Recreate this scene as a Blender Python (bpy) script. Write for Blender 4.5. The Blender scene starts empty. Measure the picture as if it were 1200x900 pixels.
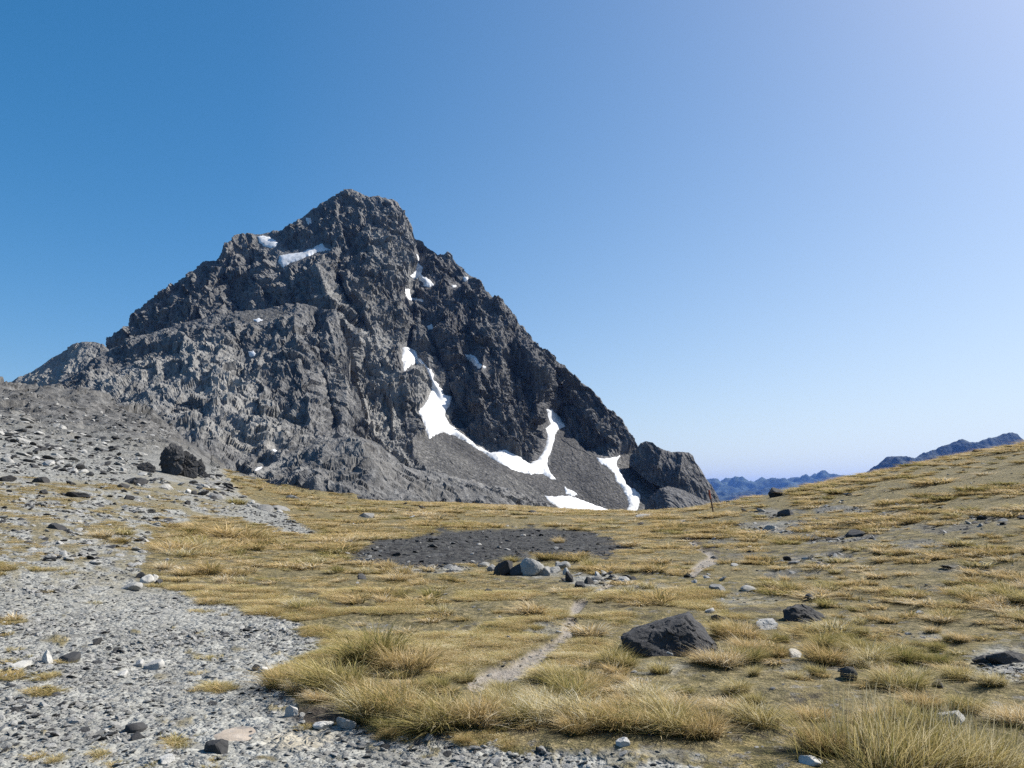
import bpy, bmesh, math, time
import numpy as np
from mathutils import Vector
T0 = time.time()
R = math.radians
rng = np.random.default_rng(11)
SC = bpy.context.scene
COL = SC.collection

# ------------------------------------------------------------------ camera, light, exposure
EYE = 1.6
PITCH = math.atan(128 / 900.0)
cam_d = bpy.data.cameras.new('camera'); cam_d.lens = 27; cam_d.sensor_width = 36
cam_d.clip_start = 0.05; cam_d.clip_end = 90000
cam = bpy.data.objects.new('camera', cam_d); COL.objects.link(cam)
cam.location = (0, 0, EYE); cam.rotation_euler = (math.pi / 2 + PITCH, 0, 0)
SC.camera = cam

SUN_AZ, SUN_EL = R(66), R(45)          # azimuth measured from straight ahead towards the right
world = bpy.data.worlds.new('World'); SC.world = world; world.use_nodes = True
wn = world.node_tree.nodes; wl = world.node_tree.links
bg = wn['Background']; sky = wn.new('ShaderNodeTexSky'); sky.sky_type = 'NISHITA'; sky.sun_disc = False
sky.sun_elevation = SUN_EL; sky.sun_rotation = SUN_AZ
sky.air_density = 1.0; sky.dust_density = 5.0; sky.ozone_density = 3.0; sky.altitude = 1700
hs = wn.new('ShaderNodeHueSaturation'); hs.inputs['Saturation'].default_value = 1.40
wl.new(sky.outputs[0], hs.inputs['Color']); gm = wn.new('ShaderNodeGamma'); gm.inputs[1].default_value = .82
tn = wn.new('ShaderNodeMix'); tn.data_type = 'RGBA'; tn.blend_type = 'MULTIPLY'; tn.inputs[0].default_value = 1; tn.inputs[7].default_value = (1.04, 1.03, 1.0, 1)
wl.new(hs.outputs[0], gm.inputs[0]); wl.new(gm.outputs[0], tn.inputs[6]); 
# moist air: the sky pales low down and towards the sun's side, in world directions
tc = wn.new('ShaderNodeTexCoord'); sx = wn.new('ShaderNodeSeparateXYZ'); wl.new(tc.outputs['Generated'], sx.inputs[0])
def wm(op, a, b=0.0, cl=False):
    q = wn.new('ShaderNodeMath'); q.operation = op; q.use_clamp = cl
    for i, v in enumerate((a, b)):
        if isinstance(v, (int, float)): q.inputs[i].default_value = v
        else: wl.new(v, q.inputs[i])
    return q.outputs[0]
hl = wm('SQRT', wm('ADD', wm('MULTIPLY', sx.outputs[0], sx.outputs[0]), wm('MULTIPLY', sx.outputs[1], sx.outputs[1])))
cs = wm('DIVIDE', wm('ADD', wm('MULTIPLY', sx.outputs[0], math.sin(SUN_AZ)), wm('MULTIPLY', sx.outputs[1], math.cos(SUN_AZ))), wm('MAXIMUM', hl, .01))
af = wm('MULTIPLY', wm('SUBTRACT', cs, .08), 1.3, True)
ef = wm('MULTIPLY', wm('POWER', 2.718, wm('DIVIDE', wm('MAXIMUM', sx.outputs[2], 0.0), -.23)), .86)
pm = wn.new('ShaderNodeMix'); pm.data_type = 'RGBA'; wl.new(wm('MULTIPLY', af, ef), pm.inputs[0]); wl.new(tn.outputs[2], pm.inputs[6]); pm.inputs[7].default_value = (4.1, 4.5, 4.7, 1)
wl.new(pm.outputs[2], bg.inputs[0]); bg.inputs[1].default_value = 0.113
sd = bpy.data.lights.new('sun', 'SUN'); sd.energy = 5.0; sd.angle = R(0.53); sd.color = (1, 0.955, 0.88)
sun = bpy.data.objects.new('sun', sd); COL.objects.link(sun)
sv = Vector((math.sin(SUN_AZ) * math.cos(SUN_EL), math.cos(SUN_AZ) * math.cos(SUN_EL), math.sin(SUN_EL)))
sun.rotation_euler = sv.to_track_quat('Z', 'Y').to_euler(); sun.location = sv * 50
SC.view_settings.view_transform = 'Standard'; SC.view_settings.look = 'None'
SC.view_settings.exposure = 0.8; SC.view_settings.gamma = 1.0
SC.render.engine = 'CYCLES'
SC.cycles.max_bounces = 4; SC.cycles.diffuse_bounces = 2; SC.cycles.glossy_bounces = 1
SC.cycles.transmission_bounces = 2; SC.cycles.volume_bounces = 0; SC.cycles.transparent_max_bounces = 4
SC.cycles.use_denoising = False

# ------------------------------------------------------------------ projection helpers (photo is 1200 x 900, focal 900)
CP, SP = math.cos(PITCH), math.sin(PITCH)
def ray(px, py):
    dx = (np.asarray(px, float) - 600) / 900; dv = (450 - np.asarray(py, float)) / 900
    F = CP - dv * SP; U = SP + dv * CP
    return dx / F, U / F
def at(px, py, Y):
    u, e = ray(px, py)
    return np.stack([u * Y, np.broadcast_to(Y, np.shape(u * Y)) * 1.0, EYE + e * Y], -1)
def proj(x, y, z):
    zz = z - EYE
    f = y * CP + zz * SP; v = -y * SP + zz * CP
    return 600 + 900 * x / f, 450 - 900 * v / f

# ------------------------------------------------------------------ noise
def _h(ix, iy, iz, seed):
    h = (ix.astype(np.uint32) * np.uint32(374761393) + iy.astype(np.uint32) * np.uint32(668265263)
         + iz.astype(np.uint32) * np.uint32(2147483647) + np.uint32((seed * 974634777) & 0xffffffff))
    h = (h ^ (h >> np.uint32(13))) * np.uint32(1274126177)
    h = (h ^ (h >> np.uint32(16))) * np.uint32(2246822519)
    return h ^ (h >> np.uint32(15))
def perlin(x, y, z=None, seed=0):
    """gradient noise, about -1..1"""
    x = np.asarray(x, np.float32); y = np.asarray(y, np.float32)
    z = np.zeros_like(x) + np.float32(0.37) if z is None else np.asarray(z, np.float32)
    xi = np.floor(x); yi = np.floor(y); zi = np.floor(z)
    xf, yf, zf = x - xi, y - yi, z - zi
    xi = xi.astype(np.int32); yi = yi.astype(np.int32); zi = zi.astype(np.int32)
    fu = xf * xf * xf * (xf * (xf * 6 - 15) + 10); fv = yf * yf * yf * (yf * (yf * 6 - 15) + 10); fw = zf * zf * zf * (zf * (zf * 6 - 15) + 10)
    out = 0
    for a in (0, 1):
        for b in (0, 1):
            for c in (0, 1):
                h = _h(xi + a, yi + b, zi + c, seed)
                gx = (h & np.uint32(1023)).astype(np.float32) / 511.5 - 1
                gy = ((h >> np.uint32(10)) & np.uint32(1023)).astype(np.float32) / 511.5 - 1
                gz = ((h >> np.uint32(20)) & np.uint32(1023)).astype(np.float32) / 511.5 - 1
                d = gx * (xf - a) + gy * (yf - b) + gz * (zf - c)
                out = out + d * (fu if a else 1 - fu) * (fv if b else 1 - fv) * (fw if c else 1 - fw)
    return out * 1.4
def fbm(x, y, z=None, oct=4, seed=0, gain=.5):
    s = 0; a = 1; f = 1.0; t = 0
    for k in range(oct):
        s = s + a * perlin(x * f, y * f, None if z is None else z * f, seed + k * 7); t += a; a *= gain; f *= 2.03
    return s / t
def ridged(x, y, z, oct, seed, gain=.5, sharp=1.0):
    s = 0; a = 1; f = 1.0; t = 0; w = 1.0
    for k in range(oct):
        n = 1 - np.minimum(np.abs(perlin(x * f, y * f, z * f, seed + k * 13)) * 2.0, 1)
        n = n ** sharp
        s = s + a * n * w; t += a
        w = np.clip(n * 1.6, 0.25, 1); a *= gain; f *= 2.07
    return s / t
def facet(x, y, z, seed=0, tilt=.7, off=.35):
    """blocky noise: every cell is a small plane with its own tilt and height"""
    x = np.asarray(x, np.float32); y = np.asarray(y, np.float32); z = np.asarray(z, np.float32)
    bi = [np.floor(v - .5).astype(np.int32) for v in (x, y, z)]; best = np.full(x.shape, 1e9, np.float32); val = np.zeros(x.shape, np.float32)
    for a in (0, 1):
        for b in (0, 1):
            for c in (0, 1):
                i, j, k = bi[0] + a, bi[1] + b, bi[2] + c
                h = _h(i, j, k, seed); h2 = _h(i, j, k, seed + 101)
                f = lambda q, s: ((q >> np.uint32(s)) & np.uint32(1023)).astype(np.float32) / 1023
                dx, dy, dz = x - i - .5 - (f(h, 0) - .5) * .8, y - j - .5 - (f(h, 10) - .5) * .8, z - k - .5 - (f(h, 20) - .5) * .8
                d = dx * dx + dy * dy + dz * dz; m = d < best; best = np.where(m, d, best)
                v = tilt * (dx * (f(h2, 0) * 2 - 1) + dy * (f(h2, 10) * 2 - 1) + dz * (f(h2, 20) * 2 - 1)) + off * (f(h2, 5) * 2 - 1)
                val = np.where(m, v, val)
    return val
def sstep(a, b, x):
    t = np.clip((x - a) / (b - a), 0, 1); return t * t * (3 - 2 * t)
def in_poly(px, py, poly):
    ins = np.zeros(np.shape(px), bool); n = len(poly)
    for i in range(n):
        x0, y0 = poly[i]; x1, y1 = poly[(i + 1) % n]
        if y0 == y1: continue
        c = ((y0 > py) != (y1 > py)) & (px < (x1 - x0) * (py - y0) / (y1 - y0) + x0)
        ins ^= c
    return ins
def seg_dist(px, py, line):
    d = np.full(np.shape(px), 1e9)
    for (x0, y0), (x1, y1) in zip(line[:-1], line[1:]):
        vx, vy = x1 - x0, y1 - y0
        t = np.clip(((px - x0) * vx + (py - y0) * vy) / (vx * vx + vy * vy + 1e-9), 0, 1)
        d = np.minimum(d, np.hypot(px - x0 - t * vx, py - y0 - t * vy))
    return d
def sdist(px, py, poly):
    """signed distance to a polygon's outline, positive inside"""
    d = seg_dist(px, py, list(poly) + [poly[0]])
    return np.where(in_poly(px, py, poly), d, -d)
def blur(a, s, axis):
    if s <= 0: return a
    r = int(3 * s) + 1; k = np.exp(-np.arange(-r, r + 1) ** 2 / (2.0 * s * s)); k /= k.sum()
    pad = [(0, 0)] * a.ndim; pad[axis] = (r, r)
    b = np.pad(a, pad, mode='edge'); out = 0
    for i, w in enumerate(k):
        sl = [slice(None)] * a.ndim; sl[axis] = slice(i, i + a.shape[axis]); out = out + w * b[tuple(sl)]
    return out

# ------------------------------------------------------------------ mesh helpers
def mesh_np(name, V, F, mats, smooth=True, col=None):
    me = bpy.data.meshes.new(name)
    V = np.asarray(V, np.float32); F = np.asarray(F, np.int32); k = F.shape[1]
    me.vertices.add(len(V)); me.vertices.foreach_set('co', V.ravel())
    me.loops.add(F.size); me.loops.foreach_set('vertex_index', F.ravel())
    me.polygons.add(len(F)); me.polygons.foreach_set('loop_start', np.arange(0, F.size, k, dtype=np.int32))
    me.update(calc_edges=True)
    me.polygons.foreach_set('use_smooth', np.full(len(F), smooth, bool))
    for m in (mats if isinstance(mats, (list, tuple)) else [mats]): me.materials.append(m)
    for nm, c in (col or {}).items():
        a = me.attributes.new(nm, 'FLOAT_COLOR', 'POINT'); a.data.foreach_set('color', np.asarray(c, np.float32).ravel())
    me.update()
    return me
def link(name, me, parent=None, label=None, cat=None, group=None, kind=None, loc=None, rot=None, scale=None):
    o = bpy.data.objects.new(name, me); COL.objects.link(o)
    if parent is not None: o.parent = parent
    tag(o, label, cat, group, kind)
    if loc is not None: o.location = [float(v) for v in loc]
    if rot is not None: o.rotation_euler = [float(v) for v in rot]
    if scale is not None: o.scale = [float(v) for v in scale]
    return o
def tag(o, label=None, cat=None, group=None, kind=None):
    if label: o['label'] = label
    if cat: o['category'] = cat
    if group: o['group'] = group
    if kind: o['kind'] = kind
def grid_faces(nr, nc):
    i = np.arange(nr - 1)[:, None] * nc + np.arange(nc - 1)[None, :]
    i = i.ravel(); return np.stack([i, i + 1, i + nc + 1, i + nc], -1)

# ------------------------------------------------------------------ material helpers
class NT:
    def __init__(s, name):
        s.m = bpy.data.materials.new(name); s.m.use_nodes = True; s.t = s.m.node_tree; s.t.nodes.clear()
        s.out = s.t.nodes.new('ShaderNodeOutputMaterial')
    def n(s, typ, ins=None, **kw):
        nd = s.t.nodes.new(typ)
        for k, v in kw.items(): setattr(nd, k, v)
        for k, v in (ins or {}).items():
            sock = nd.inputs[k]
            if isinstance(v, bpy.types.NodeSocket): s.t.links.new(v, sock)
            else: sock.default_value = v
        return nd
    def noise(s, vec, scale, detail=4, rough=.55, dist=0.0):
        return s.n('ShaderNodeTexNoise', {'Vector': vec, 'Scale': scale, 'Detail': detail, 'Roughness': rough, 'Distortion': dist}).outputs['Fac']
    def math(s, op, a, b=0.0, c=None):
        i = {0: a, 1: b}
        if c is not None: i[2] = c
        return s.n('ShaderNodeMath', i, operation=op).outputs[0]
    def rng(s, v, a, b, c=0.0, d=1.0):
        return s.n('ShaderNodeMapRange', {'Value': v, 'From Min': a, 'From Max': b, 'To Min': c, 'To Max': d}).outputs[0]
    def mix(s, f, a, b, mode='MIX'):
        nd = s.n('ShaderNodeMix', None, data_type='RGBA', blend_type=mode)
        for k, v in ((0, f), (6, a), (7, b)):
            if isinstance(v, bpy.types.NodeSocket): s.t.links.new(v, nd.inputs[k])
            else: nd.inputs[k].default_value = v if k == 0 else (*v, 1)[:4]
        return nd.outputs[2]
    def ramp(s, f, stops):
        nd = s.n('ShaderNodeValToRGB', {'Fac': f}); cr = nd.color_ramp
        while len(cr.elements) < len(stops): cr.elements.new(.5)
        for e, (p, c) in zip(cr.elements, stops): e.position = p; e.color = (*c, 1)
        return nd.outputs[0]
    def surf(s, color, rough=.9, normal=None, spec=.3):
        i = {'Base Color': color, 'Roughness': rough, 'Specular IOR Level': spec}
        if normal is not None: i['Normal'] = normal
        b = s.n('ShaderNodeBsdfPrincipled', i)
        s.t.links.new(b.outputs[0], s.out.inputs[0]); return s.m
    def bump(s, h, strength, dist, normal=None):
        i = {'Height': h, 'Strength': strength, 'Distance': dist}
        if normal is not None: i['Normal'] = normal
        return s.n('ShaderNodeBump', i).outputs[0]
    def pos(s): return s.n('ShaderNodeNewGeometry').outputs['Position']
    def obj(s): return s.n('ShaderNodeTexCoord').outputs['Object']
    def att(s, name): return s.n('ShaderNodeAttribute', None, attribute_name=name)
def g3(v, b=1.0): return (v, v, v * b)

def mat_mountain():
    t = NT('mountain_rock'); p = t.pos(); A = t.att('mask')
    sep = t.n('ShaderNodeSeparateColor', {'Color': A.outputs['Color']})
    scree, tone = sep.outputs[0], sep.outputs[1]
    st = t.n('ShaderNodeMapping', {0: p, 2: (0, R(-17), 0), 3: (.42, .2, .05)}).outputs[0]
    n1 = t.noise(p, .02, 6, .6); n2 = t.noise(p, .12, 5, .65); n3 = t.noise(p, .6, 3, .6)
    c = t.ramp(n2, [(.3, (.07, .07, .072)), (.5, (.12, .12, .121)), (.72, (.20, .198, .194))])
    c = t.mix(t.rng(n1, .5, .68, 0, .45), c, (.085, .078, .068))
    c = t.mix(t.rng(n3, .4, .75, 0, .35), c, (.20, .198, .19))
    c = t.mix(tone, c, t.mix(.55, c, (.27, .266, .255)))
    ns = t.noise(p, .35, 4, .8)
    sc = t.ramp(ns, [(.35, (.06, .06, .058)), (.6, (.10, .098, .094)), (.75, (.18, .175, .17))])
    c = t.mix(scree, c, sc)
    c = t.mix(t.math('MULTIPLY', scree, t.rng(t.noise(st, .8, 4, .65), .5, .66, 0, .75)), c, (.055, .055, .056))
    vb = t.n('ShaderNodeTexVoronoi', {'Vector': p, 'Scale': .45}); c = t.mix(t.math('MULTIPLY', scree, t.rng(t.n('ShaderNodeSeparateColor', {'Color': vb.outputs['Color']}).outputs[0], .78, .86, 0, .6)), c, (.22, .215, .205))
    c = t.mix(1.0, c, t.ramp(t.noise(p, .011, 5, .65), [(.34, g3(.68)), (.5, (1, .99, .97)), (.64, (1.38, 1.34, 1.27))]), 'MULTIPLY')
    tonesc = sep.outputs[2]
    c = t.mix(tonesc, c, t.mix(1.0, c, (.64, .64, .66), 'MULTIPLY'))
    ns2 = t.noise(st, 1.0, 5, .7)
    c = t.mix(t.math('MULTIPLY', t.rng(ns2, .52, .68), t.math('SUBTRACT', .6, t.math('MULTIPLY', scree, .6))), c, (.25, .25, .245))
    c = t.mix(t.math('MULTIPLY', t.rng(ns2, .48, .36), t.math('SUBTRACT', .6, t.math('MULTIPLY', scree, .6))), c, (.04, .04, .043))
    h = t.math('ADD', t.math('ADD', t.noise(p, .25, 6, .7), t.math('MULTIPLY', ns2, .9)), t.math('MULTIPLY', t.n('ShaderNodeTexVoronoi', {'Vector': p, 'Scale': .3}).outputs['Distance'], .5))
    nb = t.bump(h, 0.9, 2.2)
    return t.surf(c, .85, nb, .25)
def mat_far(col):
    t = NT('far_rock'); p = t.pos()
    c = t.mix(t.rng(t.noise(p, .0015, 6, .6), .4, .6), col, [v * 1.9 for v in col])
    return t.surf(c, .95, t.bump(t.noise(p, .002, 7, .65), 1.0, 120), .1)
def mat_snow():
    t = NT('snow'); p = t.pos()
    n = t.noise(p, .15, 4, .6)
    c = t.mix(t.rng(n, .42, .66, 0, .8), (.68, .69, .71), (.40, .40, .39)); c = t.mix(t.rng(t.noise(p, .9, 4, .7), .6, .72, 0, .7), c, (.28, .27, .26))
    return t.surf(c, .6, t.bump(t.noise(p, .3, 3, .5), .35, .8), .3)
def mat_ground():
    t = NT('alpine_ground'); p = t.pos(); A = t.att('mask'); B = t.att('mask2')
    s1 = t.n('ShaderNodeSeparateColor', {'Color': A.outputs['Color']}); s2 = t.n('ShaderNodeSeparateColor', {'Color': B.outputs['Color']})
    gravel, peat, path = s1.outputs[0], s1.outputs[1], s1.outputs[2]
    moss, soil, rough = s2.outputs[0], s2.outputs[1], s2.outputs[2]
    # loose stones at several sizes
    def cells(scale, lo, hi, wb=.92):
        v = t.n('ShaderNodeTexVoronoi', {'Vector': p, 'Scale': scale, 'Randomness': 1.0})
        sp = t.n('ShaderNodeSeparateColor', {'Color': v.outputs['Color']})
        col = t.ramp(sp.outputs[0], [(0, g3(lo, wb)), (.55, g3((lo + hi) / 2, wb)), (1, g3(hi, wb))])
        return col, v.outputs['Distance'], sp.outputs[1]
    c1, d1, r1 = cells(55, .13, .34); c2, d2, r2 = cells(20, .12, .36); c3, d3, r3 = cells(6, .12, .33); c4, d4, r4 = cells(1.6, .13, .32)
    g = t.mix(t.rng(r2, .35, .5), c1, c2)
    g = t.mix(t.rng(r3, .62, .72), g, c3)
    n0 = t.noise(p, .35, 5, .6)
    g = t.mix(t.math('MULTIPLY', t.rng(r4, .5, .6), .45), g, c4)
    g = t.mix(t.rng(n0, .35, .7, 0, .35), g, (.23, .225, .21))
    pe = t.mix(t.rng(r3, .4, .8), t.mix(.82, c2, (.012, .012, .013)), (.022, .021, .022))
    pe = t.mix(t.rng(t.noise(p, 1.1, 4, .7), .52, .72), pe, (.075, .075, .076))
    pa = t.mix(.6, c1, t.mix(n0, (.16, .13, .105), (.33, .275, .225)))
    n1 = t.noise(p, .5, 6, .62); n2 = t.noise(p, 3.2, 5, .65); n3 = t.noise(p, 14, 4, .7)
    gr = t.ramp(n2, [(.34, (.035, .03, .018)), (.44, (.105, .092, .036)), (.55, (.21, .168, .075)), (.68, (.36, .29, .15))])
    gr = t.mix(t.rng(n1, .45, .62, 0, .6), gr, t.mix(n3, (.085, .07, .035), (.22, .175, .085)))
    gr = t.mix(t.rng(n3, .55, .75, 0, .6), gr, (.30, .25, .13))
    gr = t.mix(t.rng(t.noise(p, 5.5, 4, .75), .55, .63, 0, .8), gr, (.19, .183, .17))
    gr = t.mix(t.rng(t.noise(p, 1.7, 5, .75), .535, .62, 0, .85), gr, (.06, .05, .037))
    mo = t.ramp(n3, [(.33, (.05, .042, .022)), (.5, (.15, .128, .062)), (.67, (.33, .265, .15))])
    gr = t.mix(moss, gr, mo)
    n4 = t.noise(p, 62, 3, .75); gr = t.mix(1.0, gr, t.ramp(n4, [(.3, g3(.28)), (.5, g3(.78)), (.68, g3(1.45))]), 'MULTIPLY')
    so = t.ramp(n3, [(.3, (.025, .02, .016)), (.55, (.06, .05, .042)), (.75, (.16, .14, .12))])
    c = t.mix(gravel, gr, g); c = t.mix(peat, c, pe); c = t.mix(soil, c, so); c = t.mix(path, c, pa)
    yy = t.n('ShaderNodeSeparateXYZ', {0: p}).outputs[1]; fr = t.rng(yy, 30, 105)
    nm = t.noise(p, .5, 6, .7); rk = t.ramp(nm, [(.35, (.05, .05, .05)), (.5, (.10, .098, .095)), (.66, (.19, .186, .178))])
    c = t.mix(t.math('MULTIPLY', fr, gravel), c, rk)
    c = t.mix(rough, c, t.mix(.55, c, (.40, .35, .26)))
    stone = t.math('ADD', t.math('ADD', t.math('MULTIPLY', t.math('SUBTRACT', 1.0, d1), .018), t.math('MULTIPLY', t.math('SUBTRACT', 1.0, d2), .06)), t.math('MULTIPLY', t.math('SUBTRACT', 1.0, d3), .16))
    stone = t.math('ADD', stone, t.math('MULTIPLY', r2, .02))
    grassh = t.math('ADD', t.math('MULTIPLY', n2, .22), t.math('MULTIPLY', n3, .07))
    rocky = t.math('MAXIMUM', gravel, peat); grassh = t.math('ADD', grassh, t.math('MULTIPLY', n4, .03))
    stone = t.math('ADD', stone, t.math('MULTIPLY', t.math('MULTIPLY', nm, fr), 2.2))
    h = t.n('ShaderNodeMix', {0: rocky, 2: grassh, 3: stone}, data_type='FLOAT').outputs[0]
    return t.surf(c, .95, t.bump(h, .7, .8), .2)
def mat_stone(name, lo, hi, tint=(1, 1, 1), lichen=.3, sc=1.0, bumpd=.02):
    t = NT(name); p = t.obj(); r = t.n('ShaderNodeObjectInfo').outputs['Random']
    off = t.n('ShaderNodeVectorMath', {0: p, 1: t.n('ShaderNodeCombineXYZ', {0: t.math('MULTIPLY', r, 37.0), 1: r, 2: r}).outputs[0]}, operation='ADD').outputs[0]
    n = t.noise(off, 3.0 * sc, 6, .65)
    base = t.mix(r, [lo * k for k in tint], [hi * k for k in tint])
    c = t.mix(t.rng(n, .35, .7), base, t.mix(1.0, base, (1.75, 1.73, 1.68), 'MULTIPLY'))
    c = t.mix(t.rng(t.noise(off, 9 * sc, 4, .7), .5, .72, 0, lichen), c, [min(.30, hi * 3.2)] * 3)
    c = t.mix(t.rng(t.noise(off, 5 * sc, 4, .7), .58, .7, 0, .6), c, [lo * .5] * 3)
    return t.surf(c, .85, t.bump(t.noise(off, 8 * sc, 6, .7), .7, bumpd), .3)
def mat_grass(green=False):
    t = NT('green_tussock_blades' if green else 'tussock_blades'); a = t.att('bcol')
    s = t.n('ShaderNodeSeparateColor', {'Color': a.outputs['Color']}); h, r1, r2 = s.outputs[0], s.outputs[1], s.outputs[2]
    r = t.n('ShaderNodeObjectInfo').outputs['Random']
    p = t.n('ShaderNodeNewGeometry').outputs['Position']
    zone = t.rng(t.noise(p, .22, 3, .6), .38, .62)
    v = t.math('ADD', t.math('MULTIPLY', r1, .58), t.math('ADD', t.math('MULTIPLY', r, .34), t.math('MULTIPLY', zone, .13)))
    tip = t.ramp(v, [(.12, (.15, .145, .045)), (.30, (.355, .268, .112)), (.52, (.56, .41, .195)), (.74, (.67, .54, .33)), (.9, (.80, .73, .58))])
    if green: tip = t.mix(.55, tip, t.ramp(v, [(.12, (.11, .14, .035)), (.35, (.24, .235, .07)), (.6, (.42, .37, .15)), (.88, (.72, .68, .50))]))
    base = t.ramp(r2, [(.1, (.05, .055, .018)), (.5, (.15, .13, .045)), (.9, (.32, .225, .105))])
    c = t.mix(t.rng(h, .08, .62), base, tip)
    d = t.n('ShaderNodeBsdfDiffuse', {'Color': c}); tr = t.n('ShaderNodeBsdfTranslucent', {'Color': c})
    mx = t.n('ShaderNodeMixShader', {0: .36}); t.t.links.new(d.outputs[0], mx.inputs[1]); t.t.links.new(tr.outputs[0], mx.inputs[2])
    t.t.links.new(mx.outputs[0], t.out.inputs[0]); return t.m
def mat_plain(name, col, rough=.7):
    t = NT(name); p = t.obj()
    return t.surf(t.mix(t.rng(t.noise(p, 9, 4, .6), .4, .7), col, [v * .55 for v in col]), rough)
M_MTN = mat_mountain(); M_SNOW = mat_snow(); M_GROUND = mat_ground(); M_GRASS = mat_grass(); M_GREEN = mat_grass(True)
M_STONE = mat_stone('grey_stone', .12, .24, (1, .985, .94)); M_PALE = mat_stone('pale_stone', .27, .34, (1, .98, .93), .1)
M_DARK = mat_stone('dark_stone', .02, .036, (1, 1, 1.04), .12, .5); M_BOULD = mat_stone('boulder_rock', .024, .03, (1, 1.0, 1.08), .22, 1.6, .05)
M_TAN = mat_stone('tan_stone', .24, .28, (1, .84, .68), .3)

# ------------------------------------------------------------------ near terrain
DEP = np.array([.4, 3, 4.5, 6.5, 9, 13, 20, 30, 45, 65, 90, 130, 180, 260, 400, 700, 1600])
TAB = {
 -900: [.3, .4, .5, .8, 1.4, 2.6, 4.5, 7.5, 12, 18, 25, 36, 48, 62, 60, 40, -60],
 -400: [.1, .15, .2, .3, .6, 1.2, 2.2, 3.9, 6.8, 10.5, 15, 24, 34, 46, 46, 20, -100],
 -100: [0, 0, .02, .1, .25, .6, 1.25, 2.3, 4.3, 7.4, 11.5, 18.5, 27, 38.5, 40, 10, -120],
 0:    [0, 0, 0, .05, .15, .45, .95, 1.85, 3.7, 6.5, 10.2, 17, 25.3, 37.3, 38, 5, -130],
 100:  [0, 0, 0, 0, .08, .28, .65, 1.35, 2.85, 5.2, 8.5, 14.5, 22.6, 34.5, 34, 0, -130],
 150:  [0, 0, 0, 0, .04, .18, .48, 1.05, 2.5, 4.8, 8.0, 13.8, 20.7, 29.5, 22, -5, -130],
 200:  [0, 0, 0, 0, 0, .1, .3, .8, 2.2, 4.3, 7.2, 12.0, 16.3, 17, 5, -30, -130],
 250:  [0, 0, 0, 0, 0, .03, .15, .45, 1.5, 3.2, 4.5, 5.5, 4, -5, -30, -80, -130],
 300:  [0, 0, 0, 0, 0, 0, .05, .2, .9, 1.9, 2.3, .5, -6, -18, -50, -100, -140],
 400:  [0, 0, 0, 0, 0, 0, -.05, 0, .3, .85, 1.0, -.8, -8, -25, -60, -100, -140],
 500:  [0, 0, 0, 0, 0, 0, -.08, -.1, .1, .4, .6, -1, -8, -25, -60, -100, -140],
 600:  [0, 0, 0, 0, 0, 0, -.08, -.12, 0, .2, .42, -1, -8, -25, -60, -100, -140],
 700:  [0, 0, 0, 0, 0, 0, -.05, -.1, -.1, 0, -.5, -4, -12, -30, -60, -100, -140],
 800:  [0, 0, 0, 0, 0, 0, 0, 0, 0, .1, -.3, -4, -12, -30, -60, -100, -140],
 900:  [0, 0, 0, 0, 0, 0, .08, .25, .7, 1.4, 1.55, -1, -9, -25, -60, -100, -140],
 1000: [0, 0, 0, 0, 0, .05, .25, .75, 1.75, 2.95, 3.2, 1, -5, -20, -50, -100, -140],
 1100: [0, 0, 0, 0, 0, .15, .6, 1.35, 2.8, 4.35, 5.2, 4, -2, -15, -40, -90, -140],
 1200: [0, 0, 0, .02, .1, .35, .9, 2.0, 3.8, 5.75, 7.0, 6, 1, -10, -35, -80, -140],
 1500: [0, 0, .05, .15, .35, .8, 1.8, 3.4, 6.0, 9, 12, 13, 8, -5, -30, -80, -140],
 2100: [0, .1, .2, .4, .8, 1.6, 3.0, 5.0, 8.5, 13, 18, 22, 20, 5, -20, -80, -140],
}
_c = sorted(TAB); _uc = np.array([(p - 600) / 900 * CP for p in _c]); _tz = np.array([TAB[p] for p in _c])
UG = np.linspace(-1.7, 1.7, 400); LG = np.linspace(math.log(.4), math.log(1600), 300)
_a = np.stack([np.interp(LG, np.log(DEP), r) for r in _tz], 0)
_b = np.stack([np.interp(UG, _uc, _a[:, j]) for j in range(len(LG))], 1)
DZ = blur(blur(_b, 5.0, 0), 4.5, 1)
def H0(x, y):
    u = np.clip(x / y, UG[0], UG[-1] - 1e-6); l = np.clip(np.log(y), LG[0], LG[-1] - 1e-6)
    fu = (u - UG[0]) / (UG[1] - UG[0]); fl = (l - LG[0]) / (LG[1] - LG[0])
    i = fu.astype(int); j = fl.astype(int); i = np.minimum(i, len(UG) - 2); j = np.minimum(j, len(LG) - 2); a = fu - i; b = fl - j
    return DZ[i, j] * (1 - a) * (1 - b) + DZ[i + 1, j] * a * (1 - b) + DZ[i, j + 1] * (1 - a) * b + DZ[i + 1, j + 1] * a * b

GRAVEL = [(-2500, 250), (262, 250), (262, 556), (285, 580), (330, 600), (372, 625), (340, 630), (290, 612), (262, 606), (230, 606), (180, 625), (168, 650),
          (170, 682), (205, 692), (270, 705), (330, 722), (383, 748), (352, 768), (326, 785), (322, 812), (355, 838), (400, 848), (480, 852), (560, 866),
          (640, 876), (740, 888), (850, 897), (930, 960), (1100, 1300), (-2500, 2500)]
PEAT = [(395, 656), (420, 642), (450, 631), (505, 624), (560, 620), (610, 617), (670, 619), (710, 629), (738, 638), (712, 652), (660, 652), (610, 656), (560, 661), (500, 662), (440, 660)]
PATH1 = [(560, 800), (600, 786), (625, 770), (648, 755), (664, 742), (668, 728), (672, 716), (690, 702), (712, 688), (722, 680)]
PATH2 = [(812, 672), (822, 662), (836, 656), (832, 648), (820, 640), (808, 630), (801, 623), (798, 615), (801, 609)]
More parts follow.
